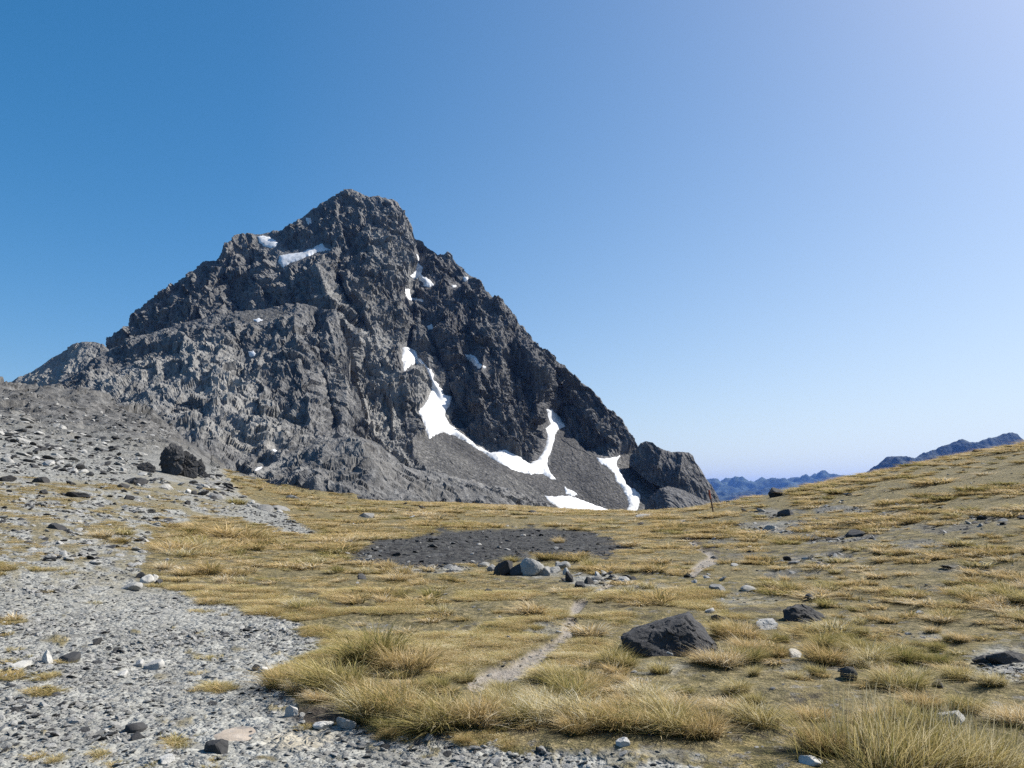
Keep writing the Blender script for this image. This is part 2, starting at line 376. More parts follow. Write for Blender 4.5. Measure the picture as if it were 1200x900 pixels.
TUFTS = [(62, 742, 18, 5), (95, 753, 8, 3), (5, 752, 8, 5), (10, 788, 10, 5), (55, 790, 13, 4), (190, 785, 17, 4), (50, 808, 22, 4), (192, 838, 15, 6), (219, 841, 12, 5),
         (207, 863, 18, 6), (252, 766, 14, 5), (305, 882, 26, 4), (440, 868, 16, 5), (125, 618, 26, 9), (150, 624, 16, 6), (75, 745, 12, 4), (245, 740, 14, 3), (280, 760, 10, 4),
         (185, 640, 16, 8), (255, 800, 12, 7), (395, 882, 12, 4), (500, 876, 16, 4), (120, 600, 14, 5), (60, 665, 22, 5), (250, 800, 9, 5), (345, 800, 12, 8)]
PATCH = [(925, 616, 60, 9, .9), (985, 632, 60, 8, .75), (905, 600, 40, 4, .8), (985, 597, 35, 5, .8), (1175, 778, 45, 26, .8), (1080, 745, 50, 6, .4), (870, 650, 40, 5, .3), (960, 655, 70, 6, .6), (1090, 640, 60, 5, .6), (930, 672, 50, 5, .5), (1130, 668, 40, 5, .5), (1050, 600, 40, 4, .5), (1150, 610, 40, 4, .5), (850, 630, 22, 5, .5),
         (690, 682, 50, 9, .8), (620, 672, 45, 8, .75), (500, 668, 60, 6, .7), (760, 690, 40, 6, .5), (880, 700, 50, 10, .35), (1060, 835, 60, 8, .4), (775, 783, 40, 10, .5), (565, 797, 16, 8, .9),
         (430, 735, 40, 5, .3), (640, 735, 30, 6, .4), (1100, 620, 70, 8, .4), (1060, 690, 60, 5, .35), (360, 862, 60, 13, 0.6), (700, 884, 160, 8, .5), (960, 780, 60, 8, .35)]
def masks(x, y):
    """ground cover at world points: gravel, peat, path, moss, soil, pale dirt"""
    px, py = proj(x, y, H0(x, y))
    k = np.clip((py - 575) / 220, .03, 1.4)
    l = np.log(np.maximum(y, .3)); u = x / y
    w1 = fbm(u * 22, l * 9, oct=5, seed=3, gain=.6); w2 = fbm(u * 22, l * 9, oct=5, seed=5, gain=.6)
    qx = px + w1 * 46 * np.sqrt(k) + 0; qy = py + w2 * 26 * k
    sgn = sdist(qx, qy, GRAVEL); gravel = sstep(-2, 4, sgn)
    # olive cushions growing into the upper left slope
    m = fbm(u * 46, l * 22, oct=4, seed=9)
    band = sstep(548, 575, py) * (1 - sstep(640, 720, py)) * (1 - sstep(250, 300, px))
    mossy = sstep(-.10, .16, m + .03) * band * .95
    few = sstep(.30, .42, m) * (1 - band)*sstep(600, 640, py)
    moss = np.maximum(mossy, few) * (gravel > .3)
    tf = 0
    for (cx, cy, a, b) in TUFTS:
        d = np.hypot((px + w1 * 34 - cx) / a, (py + w2 * 11 - cy) / b); tf = np.maximum(tf, (1 - sstep(.3, 1.15, d)) * (.6 + .4 * sstep(-.2, .2, m)))
    gravel0 = gravel; wide = 1 - sstep(-16, 18, sgn)
    gravel = gravel * (1 - tf) * (1 - .85 * moss)
    mm = fbm(u * 60, l * 45, oct=4, seed=21)
    for (cx, cy, a, b, s) in PATCH:
        d = np.hypot((px + w1 * 30 - cx) / a, (py + w2 * 10 - cy) / b)
        gravel = np.maximum(gravel, (1 - sstep(.55, 1.1, d)) * s * sstep(-.25, .1, mm + s * .3 - .1))
    far = sstep(60, 100, y) * (px < 300); gravel = np.maximum(gravel, far * .97)
    hillp = 0
    for (cx, cy, a, b, s_) in PATCH:
        if cx > 780 and cy < 700:
            d = np.hypot((px + w1 * 30 - cx) / (a * 1.25), (py + w2 * 10 - cy) / (b * 1.3)); hillp = np.maximum(hillp, (1 - sstep(.4, 1.1, d)) * .6 * sstep(-.3, .15, mm))
    peat = sstep(-2.5, 1.0, sdist(px + w1 * 34, py + w2 * 13, PEAT)) * (py > 600); peat = np.maximum(peat, hillp)
    d1 = seg_dist(px + w1 * 16, py + w2 * 5, PATH1); wd = np.interp(py, [680, 700, 740, 790], [4, 5, 7.5, 12])
    d2 = seg_dist(px + w1 * 2, py, PATH2); wd2 = np.interp(py, [615, 640, 660], [2, 3.6, 6.5])
    vis = py > 606; clr = np.maximum(1 - sstep(1.0, 1.5, d1 / (wd + 1.5)), 1 - sstep(1, 1.6, d2 / (wd2 + 1.0))) * vis
    path = np.maximum(1 - sstep(.55, 1, d1 / wd), (1 - sstep(.6, 1, d2 / wd2))) * vis
    soil = (1 - sstep(.5, 1.2, np.hypot((px + w1 * 16 - 372) / 46, (py + w2 * 6 - 836) / 9))) * .95
    soil = np.maximum(soil, (1 - sstep(.3, 1, seg_dist(px + w1 * 1.5, py, [(842, 647), (825, 637), (812, 629), (803, 622)]) / 3.0)) * (py > 615))
    dirt = 1 - sstep(.4, 1.1, np.hypot((px + w1 * 20 - 350) / 52, (py + w2 * 8 - 860) / 14))
    hillmoss = sstep(-.1, .25, fbm(u * 9, l * 5, oct=3, seed=33) + .25 * sstep(980, 1150, px) * (1 - sstep(600, 660, py)))
    moss = np.maximum(np.maximum(moss * .9, tf * .5), hillmoss * (1 - gravel) * .75)
    return dict(wide=wide, px=px, py=py, gravel=gravel, gravel0=gravel0, peat=peat, path=path, clr=clr, moss=moss, soil=soil, dirt=dirt, tf=tf)
def micro(x, y, m):
    g = m['gravel']; z = .10 * fbm(x * .16, y * .16, oct=3, seed=41) * sstep(5, 25, y) * 2.0
    z = z + .05 * fbm(x * .8, y * .8, oct=3, seed=43) * sstep(2, 8, y) * 1.3
    z = z + (1 - g) * .05 * fbm(x * 2.6, y * 2.6, oct=3, seed=45) * (1 - m['clr'])
    z = z + g * .018 * fbm(x * 9, y * 9, oct=3, seed=47)
    z = z + .035 * (m['wide'] - 1) * (1 - sstep(12, 20, y)) - .05 * m['path'] - .05 * m['peat']
    farr = sstep(40, 120, y) * (x < -.2 * y)
    f1 = facet((x + y * .2) / 9, y / 12, x * 0 + .3, 71); f2 = facet((x - y * .1) / 3.4, y / 5, x * 0 + .3, 72)
    z = z + farr * (3.2 * f1 * sstep(80, 180, y) + 1.3 * f2)
    z = z + farr * 1.6 * (ridged(x * .035, y * .035, x * 0, 5, 49) - .45) * sstep(60, 200, y) * 2.2
    return z
def HM(x, y):
    x = np.asarray(x, float); y = np.asarray(y, float); m = masks(x, y)
    return H0(x, y) + micro(x, y, m), m
def ground_at(px, py):
    px = np.atleast_1d(np.asarray(px, float)); py = np.atleast_1d(np.asarray(py, float))
    u, e = ray(px, py); ys = np.exp(np.linspace(math.log(2.0), math.log(300), 900))
    X = u[:, None] * ys; Z = EYE + e[:, None] * ys - H0(X, ys + 0 * X)
    hit = Z < 0; k = np.where(hit.any(1), hit.argmax(1), -1)
    Y = np.where(k < 0, np.nan, ys[np.maximum(k, 0)])
    return u * Y, Y

nU, nL = 1150, 900
uu = np.linspace(-1.45, 1.45, nU); uu = np.sign(uu) * (np.abs(uu) ** 1.0)
ll = np.concatenate([np.linspace(math.log(.5), math.log(3.8), 60, endpoint=False), np.linspace(math.log(3.8), math.log(300), nL - 90, endpoint=False), np.linspace(math.log(300), math.log(1600), 30)])
UU, YY = np.meshgrid(uu, np.exp(ll)); XX = UU * YY
ZZ, mk = HM(XX.ravel(), YY.ravel())
V = np.stack([XX.ravel(), YY.ravel(), ZZ], -1)
one = np.ones(len(V))
me = mesh_np('ground', V, grid_faces(len(ll), nU), M_GROUND, True,
             {'mask': np.stack([mk['gravel'], mk['peat'], mk['path'], one], -1), 'mask2': np.stack([mk['moss'], mk['soil'], mk['dirt'], one], -1)})
link('ground', me, kind='structure')
# the valley beyond the pass, out to the horizon
a = np.linspace(-1, 1, 60); X, Y = np.meshgrid(a * 40000, np.linspace(-500, 42000, 60))
V = np.stack([X.ravel(), Y.ravel(), np.full(X.size, -150.0)], -1)
tv = NT('valley_ground'); M_VAL = tv.surf(tv.mix(tv.rng(tv.noise(tv.pos(), .003, 5), .4, .6), (.05, .06, .03), (.10, .095, .06)), .95)
link('valley_terrain', mesh_np('valley_terrain', V, grid_faces(60, 60), M_VAL), kind='structure')
print('ground', time.time() - T0)

# ------------------------------------------------------------------ mountain relief sheets
def lerp_line(pts, x, k):
    p = np.array(pts, float); return np.interp(x, p[:, 0], p[:, k])
def rbf(pts, gx, gy):
    p = np.array(pts, float); n = len(p)
    D = np.hypot(p[:, None, 0] - p[None, :, 0], p[:, None, 1] - p[None, :, 1])
    A = np.zeros((n + 3, n + 3)); A[:n, :n] = np.sqrt(D * D + 25) * -1
    A[:n, n] = 1; A[:n, n + 1:] = p[:, :2]; A[n, :n] = 1; A[n + 1:, :n] = p[:, :2].T
    w = np.linalg.solve(A, np.concatenate([p[:, 2], [0, 0, 0]]))
    out = w[n] + w[n + 1] * gx + w[n + 2] * gy
    for i in range(n): out = out - w[i] * np.sqrt((gx - p[i, 0]) ** 2 + (gy - p[i, 1]) ** 2 + 25)
    return out
SHEETS = {}
def relief(name, sky, foot, ctrl, ribs=(), scree=(), snow=(), light=(), darkscree=(), step=.95, amp=1.0, wl0=95., seed=1, jag=1.0, below=22, fwd=25, lean=(0.25, 0, -.2), sharp=1.0):
    x0, x1 = sky[0][0], sky[-1][0]; nc = int((x1 - x0) / step) + 1
    px = np.linspace(x0, x1, nc)
    sy = lerp_line(sky, px, 1); fy = np.maximum(lerp_line(foot, px, 1), sy + 2)
    nr = int((fy - sy).max() / step) + 2
    t = np.linspace(0, 1, nr)[:, None]
    PY = sy[None] * (1 - t) + fy[None] * t; PX = np.broadcast_to(px[None], PY.shape)
    pts = [tuple(p) for p in ctrl] + [s for s in sky[::1]] + [f for f in foot]
    Yd = rbf(pts, PX, PY)
    for (line, A, w) in ribs:
        d = seg_dist(PX, PY, line); Yd = Yd - A * np.exp(-d / w)
    scr = np.zeros(PX.shape); wx = fbm(PX / 22, PY / 22, oct=4, seed=seed + 70) * 9; wy = fbm(PX / 22, PY / 22, oct=4, seed=seed + 90) * 9
    for pl in scree: scr = np.maximum(scr, sstep(-4, 4, sdist(PX + wx, PY + wy, pl)))
    sn = np.zeros(PX.shape)
    for pl in snow: sn = np.maximum(sn, sstep(-11, 0, sdist(PX, PY, pl)))
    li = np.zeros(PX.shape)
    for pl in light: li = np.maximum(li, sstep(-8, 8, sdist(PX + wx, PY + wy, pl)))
    ds = np.zeros(PX.shape)
    for pl in darkscree: ds = np.maximum(ds, sstep(-3, 3, sdist(PX + wx * .5, PY + wy * .5, pl)))
    P = at(PX, PY, Yd)
    # back side rolls away behind the skyline
    kb = 26; bk = []
    for i in range(kb, 0, -1):
        s = i / kb; q = P[0].copy(); q[:, 1] += 160 * s ** 1.6; q[:, 0] *= (q[:, 1] / P[0][:, 1]); q[:, 2] -= 190 * s ** 1.25 - 10 * s; bk.append(q)
    q = []
    for i in range(1, 11):
        f = P[-1].copy(); f[:, 2] -= below * i / 10 * 2.2; f[:, 1] -= fwd * i / 10; q.append(f)
    P = np.concatenate([np.array(bk), P, np.array(q)], 0)
    ext = lambda m_: np.concatenate([np.repeat(m_[:1], kb, 0), m_, np.repeat(m_[-1:], 10, 0)], 0)
    scr, sn, li, ds = ext(scr), ext(sn), ext(li), ext(ds)
    dr = np.gradient(P, axis=0); dc = np.gradient(P, axis=1); N = np.cross(dr, dc); N /= np.linalg.norm(N, axis=-1, keepdims=True) + 1e-9
    N = np.where((N[..., 2:3] < 0) & (np.abs(N[..., 2:3]) > .05), -N, N)
    N = np.stack([blur(blur(N[..., k], 5, 0), 5, 1) for k in range(3)], -1); N /= np.linalg.norm(N, axis=-1, keepdims=True) + 1e-9
    x, y, z = P[..., 0], P[..., 1], P[..., 2]
    # gullies and ribs run down the face: stretch the pattern along the fall line
    wxx = fbm(x / 130, y / 130, z / 130, 3, seed + 5) * 60; wzz = fbm(x / 130, y / 130, z / 130, 3, seed + 6) * 60
    X = (x + wxx + (z + wzz) * .42) / wl0; Z = (z * .45 + wzz * .5) / wl0; Y_ = (y * .55 + wxx * .4) / wl0
    big = ridged(X, Y_, Z, 3, seed + 11, .55, sharp) - .42
    mid = ridged(X * 3.3 + 5, Y_ * 3.0, Z * 2.2, 4, seed + 31, .6) - .42
    fine = ridged((x + z * .3) / 9, y / 11, z / 11, 3, seed + 51, .7) - .42
    blk = fbm(x / 16, y / 16, z / 10, 4, seed + 61, .6)
    rk = (1 - .93 * scr) * (1 - .93 * sn)
    ri = np.arange(P.shape[0])[:, None] - kb; rk = rk * (1 - .62 * np.exp(-np.abs(ri) / 16.0))
    q1, q2 = fbm(x / 30, y / 30, z / 30, 3, seed + 63) * 9, fbm(x / 30, y / 30, z / 30, 3, seed + 64) * 9
    dg = z * .35
    f1 = facet((x + q1 + dg) / 30, (y + q2) / 46, (z + q1) / 95, seed + 65); f2 = facet((x + q1 * .5 + dg) / 10, (y + q2 * .5) / 17, (z + q1 * .5) / 36, seed + 66)
    f3 = facet((x + dg) / 5.5, y / 6, z / 8, seed + 67)
    disp = amp * (23 * big + 8.0 * mid * (.5 + .9 * sstep(-.3, .3, blk)) + 2.6 * fine + 2.0 * blk + 13 * f1 + 7.5 * f2 + 3.2 * f3) * rk
    disp = disp + (scr * (1.0 * fbm(x / 5, y / 5, z / 5, 3, seed + 77) + 1.6 * fbm(x / 40, y / 40, z / 40, 3, seed + 78)))
    P2 = P + N * disp[..., None]
    P2[..., 0] += rk * amp * 2.0 * fbm(x / 12, y / 12, z / 12, 3, seed + 81)
    nrr = P2.shape[0]
    me = mesh_np(name, P2.reshape(-1, 3), grid_faces(nrr, nc), M_MTN, False,
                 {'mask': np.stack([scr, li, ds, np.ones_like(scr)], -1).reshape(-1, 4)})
    link('mountain' if name.startswith('mountain') else name, me, kind='structure')
    SHEETS[name] = dict(P=P2, kb=kb, nr=nr, px=px, sy=sy, fy=fy, PX=PX, PY=PY, N=N)
    print(name, P2.shape, time.time() - T0)

def c3(L): return [(a / 2.667 + 430, b / 2.667 + 380) for a, b in L]
def c2(L): return [(a / 3.214 + 250, b / 3.214 + 200) for a, b in L]
SNOW = {
 'bench_small': (c2([(165, 248), (195, 248), (220, 258), (240, 268), (236, 288), (215, 290), (190, 285), (172, 270)]), 'small snow patch on the left end of the summit bench, level with the left shoulder'),
 'bench': (c2([(248, 318), (290, 312), (340, 308), (375, 292), (408, 277), (420, 290), (436, 300), (405, 303), (370, 318), (320, 338), (285, 350), (262, 363), (246, 352)]), 'wedge of snow tapering rightwards on the rocky bench below the summit'),
 'summit': (c2([(350, 180), (368, 178), (370, 198), (354, 204)]), 'tiny snow spot in the dark rocks just left of the summit'),
 'gully': (c2([(760, 318), (772, 322), (772, 350), (788, 368), (785, 392), (805, 408), (828, 430), (820, 440), (795, 437), (790, 418), (760, 413), (738, 400), (760, 388), (768, 365), (758, 340)]), 'narrow crooked snow patch in the gully below the right-hand shoulder'),
 'ledge': (c2([(723, 448), (736, 450), (740, 480), (790, 488), (790, 494), (745, 491), (724, 472)]), 'thin L-shaped line of snow on a ledge under the crooked gully snow'),
 'speck': (c2([(808, 585), (822, 580), (828, 596), (812, 600)]), 'small snow speck high in the gully above the long couloir'),
 'couloir': (c3([(110, 75), (130, 73), (150, 85), (160, 105), (175, 115), (190, 135), (205, 155), (208, 175), (228, 200), (242, 220), (264, 233), (264, 248), (246, 268), (245, 290), (264, 316), (292, 338), (330, 368), (350, 383), (385, 402), (430, 394), (470, 413), (510, 437), (535, 425), (555, 395), (567, 350), (560, 325), (576, 310), (561, 266), (578, 270), (602, 290), (607, 300), (619, 320), (598, 327), (587, 350), (577, 390), (567, 420), (563, 440), (573, 465), (592, 484), (572, 481), (550, 466), (520, 470), (480, 463), (440, 448), (400, 424), (370, 404), (320, 372), (270, 343), (240, 336), (215, 342), (197, 359), (185, 332), (170, 297), (159, 275), (180, 255), (193, 230), (203, 207), (200, 182), (183, 158), (170, 132), (158, 122), (135, 128), (117, 147), (111, 112)]), 'long snow couloir curving down between the buttresses and rising again as a hook'),
 'spot': (c3([(306, 97), (325, 94), (345, 105), (350, 120), (370, 135), (362, 144), (345, 137), (328, 118)]), 'short slanting snow strip alone in the middle of the right face'),
 'foot': (c3([(555, 536), (590, 540), (612, 536), (640, 540), (660, 545), (700, 560), (740, 575), (780, 590), (775, 600), (740, 602), (700, 595), (650, 588), (610, 578), (578, 562)]), 'broad snow patch lying at the very foot of the middle scree slope'),
 'foot_spot': (c3([(616, 510), (640, 520), (658, 535), (640, 538), (622, 526)]), 'small ragged snow piece touching the top of the lowest snow patch'),
 'right': (c3([(716, 417), (740, 421), (770, 419), (792, 409), (779, 432), (792, 458), (802, 480), (812, 500), (838, 515), (855, 533), (850, 560), (842, 588), (852, 600), (815, 604), (803, 596), (820, 570), (815, 540), (800, 512), (778, 487), (773, 462), (750, 443), (728, 431)]), 'Y-shaped snow streak between scree and rock nearest the right end of the mountain'),
 'tiny_ridge': ([(543, 325), (548, 325), (548, 330), (544, 330)], 'tiny snow dot close to the right skyline ridge'),
 'tiny_ridge_low': ([(529, 334), (534, 334), (534, 337), (530, 337)], 'tiny snow dot on the right face a little in from the skyline ridge'),
}
FSNOW = {
 'front_low': ([(318, 529), (322, 528), (326, 531), (324, 533), (319, 532)], 'little bright snow spot in the rubble above the low rocky mound'),
 'front_foot': ([(298, 552), (303, 548), (307, 547), (305, 550), (300, 553)], 'thin snow sliver beside the left end of the low rocky mound'),
 'front_up': ([(297, 374), (303, 373), (308, 376), (302, 378)], 'faint snow fleck on top of the front shoulder of the mountain'),
 'front_mid': ([(292, 412), (297, 411), (300, 415), (296, 418), (292, 417)], 'small snow fleck halfway up the front shoulder of the mountain'),
}
sky1 = [(40, 480, 990), (90, 432, 1010), (118, 408, 1027), (130, 397, 1043), (150, 380, 1058), (165, 366, 1071), (180, 352, 1084), (192, 345, 1088), (205, 336, 1097), (222, 325, 1105), (236, 310, 1116), (252, 304, 1122), (262, 296, 1128), (267, 284, 1137), (275, 277, 1143), (290, 274, 1147), (305, 275, 1150), (322, 272, 1158), (334, 267, 1165), (348, 260, 1173), (360, 251, 1178), (366, 243, 1182), (372, 243, 1182), (384, 236, 1187), (396, 229, 1190), (404, 223, 1190), (412, 222, 1190), (420, 226, 1190), (428, 229, 1190), (440, 231, 1189), (455, 235, 1187), (464, 238, 1185), (471, 247, 1180), (480, 260, 1172), (488, 277, 1161), (497, 281, 1157), (505, 291, 1150), (515, 297, 1145), (527, 298, 1143), (538, 311, 1133), (552, 324, 1122), (566, 338, 1109), (578, 347, 1102), (590, 360, 1091), (600, 368, 1084), (612, 385, 1070), (622, 401, 1057), (636, 411, 1047), (650, 424, 1038), (664, 436, 1034), (682, 450, 1028), (696, 466, 1022), (708, 480, 1016), (722, 492, 1010), (736, 508, 1000), (744, 522, 990), (752, 532, 980), (775, 545, 965), (800, 562, 950), (830, 590, 935), (852, 602, 930)]
foot1 = [(40, 560, 860), (200, 600, 760), (350, 603, 660), (430, 603, 620), (480, 603, 640), (540, 603, 690), (600, 603, 745), (660, 605, 790), (700, 606, 830), (760, 607, 870), (852, 608, 915)]
ctrl1 = [(450, 290, 1085), (405, 320, 1023), (425, 390, 922), (455, 450, 850), (480, 520, 780), (470, 565, 690), (520, 588, 690), (440, 250, 1148),
         (490, 318, 1084), (488, 350, 1046), (484, 405, 964), (500, 440, 925), (505, 485, 860), (530, 505, 868), (570, 528, 868), (610, 545, 870), (640, 548, 885), (652, 500, 985), (655, 490, 1010),
         (520, 345, 1058), (545, 380, 1008), (545, 430, 945), (560, 470, 905), (590, 510, 885), (615, 520, 885), (625, 480, 940), (635, 440, 985), (590, 420, 965), (525, 460, 920),
         (700, 515, 975), (740, 545, 955), (705, 560, 880), (640, 580, 800), (580, 570, 760), (530, 545, 775), (665, 530, 925),
         (338, 300, 1084), (378, 290, 1100), (305, 285, 1123), (290, 305, 1102), (310, 335, 1034), (345, 325, 1015), (372, 335, 984), (385, 390, 907), (400, 430, 870), (330, 360, 995), (340, 420, 900),
         (250, 345, 1053), (200, 370, 1039), (150, 405, 1014), (110, 440, 1000), (300, 450, 850), (420, 500, 760)]
ribs1 = [([(462, 400), (474, 470), (486, 530)], 12, 4), ([(450, 420), (460, 500), (476, 560)], -10, 4), ([(405, 400), (416, 460), (428, 540)], -12, 5), ([(390, 300), (415, 350), (445, 400)], 12, 5), ([(540, 330), (550, 400), (545, 470)], -12, 6), ([(600, 380), (625, 430), (632, 480)], 12, 6), ([(580, 365), (585, 420), (600, 500)], 10, 5), ([(430, 255), (400, 300), (395, 330)], -10, 6), ([(350, 262), (330, 285)], 8, 6), ([(420, 250), (438, 300), (420, 350)], 14, 9), ([(372, 318), (392, 360), (420, 405)], 34, 10), ([(352, 335), (348, 358)], -20, 8), ([(395, 322), (410, 360), (432, 395)], -26, 6),
         ([(492, 290), (488, 330), (486, 360), (478, 405), (492, 432), (512, 470)], -30, 8), ([(505, 395), (520, 440), (540, 490)], -22, 6), ([(455, 330), (480, 420), (490, 480)], 16, 9),
         ([(440, 400), (460, 470), (468, 540)], 16, 7), ([(415, 420), (430, 480), (445, 520)], 18, 7), ([(424, 430), (436, 500)], -12, 4), ([(500, 415), (506, 445), (500, 470)], 16, 9),
         ([(560, 350), (572, 400), (560, 450), (575, 500)], 20, 9), ([(610, 400), (640, 450), (620, 500)], 16, 8), ([(590, 380), (600, 430), (605, 470)], -18, 7),
         ([(660, 440), (690, 490), (715, 520)], 16, 9), ([(645, 430), (650, 470), (655, 490)], -20, 7), ([(270, 285), (262, 310), (240, 345)], 22, 8), ([(300, 295), (295, 325), (315, 350)], -18, 10),
         ([(230, 320), (205, 355), (185, 385)], 16, 7), ([(455, 240), (475, 275), (486, 300)], 12, 6)]
scree1 = [[(500, 506), (520, 502), (548, 516), (585, 540), (628, 553), (645, 545), (650, 500), (662, 498), (690, 525), (712, 540), (740, 530), (770, 545), (800, 560), (860, 612), (540, 612), (515, 580), (490, 545), (480, 515)],
          [(540, 530), (560, 560), (600, 600), (560, 600), (500, 560)]]
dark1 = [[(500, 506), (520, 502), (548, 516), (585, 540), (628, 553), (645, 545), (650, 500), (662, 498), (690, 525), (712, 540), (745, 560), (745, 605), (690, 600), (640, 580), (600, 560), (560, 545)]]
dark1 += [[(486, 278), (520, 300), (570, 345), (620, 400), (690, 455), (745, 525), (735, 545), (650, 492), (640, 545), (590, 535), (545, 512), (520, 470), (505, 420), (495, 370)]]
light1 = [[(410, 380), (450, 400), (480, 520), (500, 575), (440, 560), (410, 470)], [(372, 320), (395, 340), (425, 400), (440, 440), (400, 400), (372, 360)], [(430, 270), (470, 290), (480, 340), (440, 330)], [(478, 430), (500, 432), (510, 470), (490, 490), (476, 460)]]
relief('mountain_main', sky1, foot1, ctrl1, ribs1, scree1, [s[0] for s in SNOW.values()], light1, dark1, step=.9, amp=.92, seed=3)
sky2 = [(0, 462, 900), (12, 449, 905), (22, 442, 908), (36, 437, 912), (50, 428, 915), (62, 419, 918), (74, 411, 920), (85, 404, 922), (95, 401, 922), (108, 402, 922), (120, 404, 922), (128, 412, 922), (140, 428, 920), (150, 445, 918)]
relief('mountain_outcrop', sky2, [(0, 500, 860), (75, 500, 850), (150, 500, 860)], [(60, 450, 880), (100, 430, 895)], (), (), (), [[(0, 440), (100, 400), (120, 420), (60, 470)]], amp=.35, seed=17, wl0=60)
sky3 = [(-60, 470, 790), (20, 470, 800), (49, 458, 810), (80, 440, 820), (111, 422, 830), (130, 410, 835), (147, 402, 840), (180, 390, 850), (213, 378, 860), (249, 367, 865), (280, 364, 875), (311, 361, 880), (338, 355, 885), (360, 357, 882), (378, 362, 875), (392, 366, 868), (402, 385, 850), (408, 430, 810), (415, 480, 760), (428, 525, 700), (455, 562, 640), (480, 600, 600)]
foot3 = [(-60, 600, 330), (100, 600, 380), (250, 600, 420), (350, 602, 470), (480, 604, 580)]
ctrl3 = [(60, 500, 600), (130, 460, 700), (200, 430, 750), (200, 500, 560), (250, 400, 800), (300, 385, 830), (350, 385, 830), (300, 430, 745), (350, 440, 720), (380, 420, 770), (390, 480, 680), (300, 500, 590), (340, 520, 560), (390, 540, 560), (250, 540, 470), (150, 540, 440), (270, 475, 640)]
ribs3 = [([(370, 370), (378, 440), (392, 500)], -28, 6), ([(345, 375), (350, 430), (365, 490)], 16, 8), ([(270, 385), (250, 430), (200, 470)], 16, 8), ([(310, 400), (300, 450), (240, 500)], 12, 8), ([(265, 385), (290, 420), (285, 440)], -14, 8),
         ([(385, 380), (398, 430), (402, 500)], 14, 6), ([(200, 400), (160, 440), (100, 460)], 12, 8), ([(320, 470), (330, 500), (360, 520)], -12, 8)]
scree3 = [[(285, 363), (330, 362), (340, 372), (300, 382), (270, 374)]]
relief('mountain_shoulder', sky3, foot3, ctrl3, ribs3, scree3, [s[0] for s in FSNOW.values()], [[(100, 440), (260, 400), (330, 480), (330, 540), (240, 520), (120, 470)]], (), step=.9, amp=.62, seed=29, wl0=75)
sky4 = [(262, 582, 300), (275, 572, 310), (287, 561, 320), (306, 550, 335), (322, 541, 345), (338, 531, 355), (358, 522, 365), (378, 516, 372), (400, 513, 378), (425, 515, 380), (442, 521, 382), (458, 532, 385), (475, 545, 390), (500, 552, 400), (520, 556, 410), (545, 560, 425), (565, 565, 440), (590, 574, 455), (620, 586, 470), (660, 600, 490)]
relief('mountain_mound', sky4, [(262, 600, 260), (380, 602, 250), (480, 603, 280), (560, 604, 340), (660, 606, 440)], [(360, 560, 290), (430, 550, 310), (500, 575, 350)], [([(300, 560), (340, 536), (378, 520)], -6, 5), ([(420, 520), (440, 560)], 10, 8), ([(380, 525), (370, 570)], 8, 8)], (), (), [[(285, 565), (335, 532), (350, 530), (300, 565)]], (), step=.9, amp=.30, seed=41, wl0=40)
sky6 = [(738, 536, 938), (745, 527, 936), (751, 520, 935), (757, 517, 935), (765, 518, 934), (770, 523, 933), (778, 527, 932), (786, 531, 931), (796, 530, 930), (806, 531, 930), (811, 535, 929), (814, 543, 928), (820, 549, 927), (826, 560, 926), (833, 568, 924), (840, 580, 922), (852, 602, 918)]
relief('mountain_knob', sky6, [(738, 540, 932), (748, 548, 922), (762, 560, 910), (785, 572, 900), (812, 580, 900), (835, 594, 903), (852, 606, 908)], [(775, 540, 918), (800, 548, 912), (820, 565, 912)], [([(800, 533), (795, 560)], 10, 5), ([(775, 528), (770, 550)], 10, 5)], (), (), (), [[(720, 500), (860, 500), (860, 620), (720, 620)]], step=.6, amp=.26, seed=57, wl0=40, below=3, fwd=4)
sky7 = [(752, 606, 830), (757, 594, 830), (763, 582, 830), (772, 573, 830), (783, 570, 830), (792, 572, 830), (802, 575, 830), (815, 581, 830), (832, 589, 830), (850, 603, 830)]
relief('mountain_knoll', sky7, [(752, 612, 800), (790, 612, 780), (850, 612, 800)], [(785, 590, 800)], (), (), (), (), [[(720, 500), (860, 500), (860, 620), (720, 620)]], step=.7, amp=.16, seed=59, wl0=30)

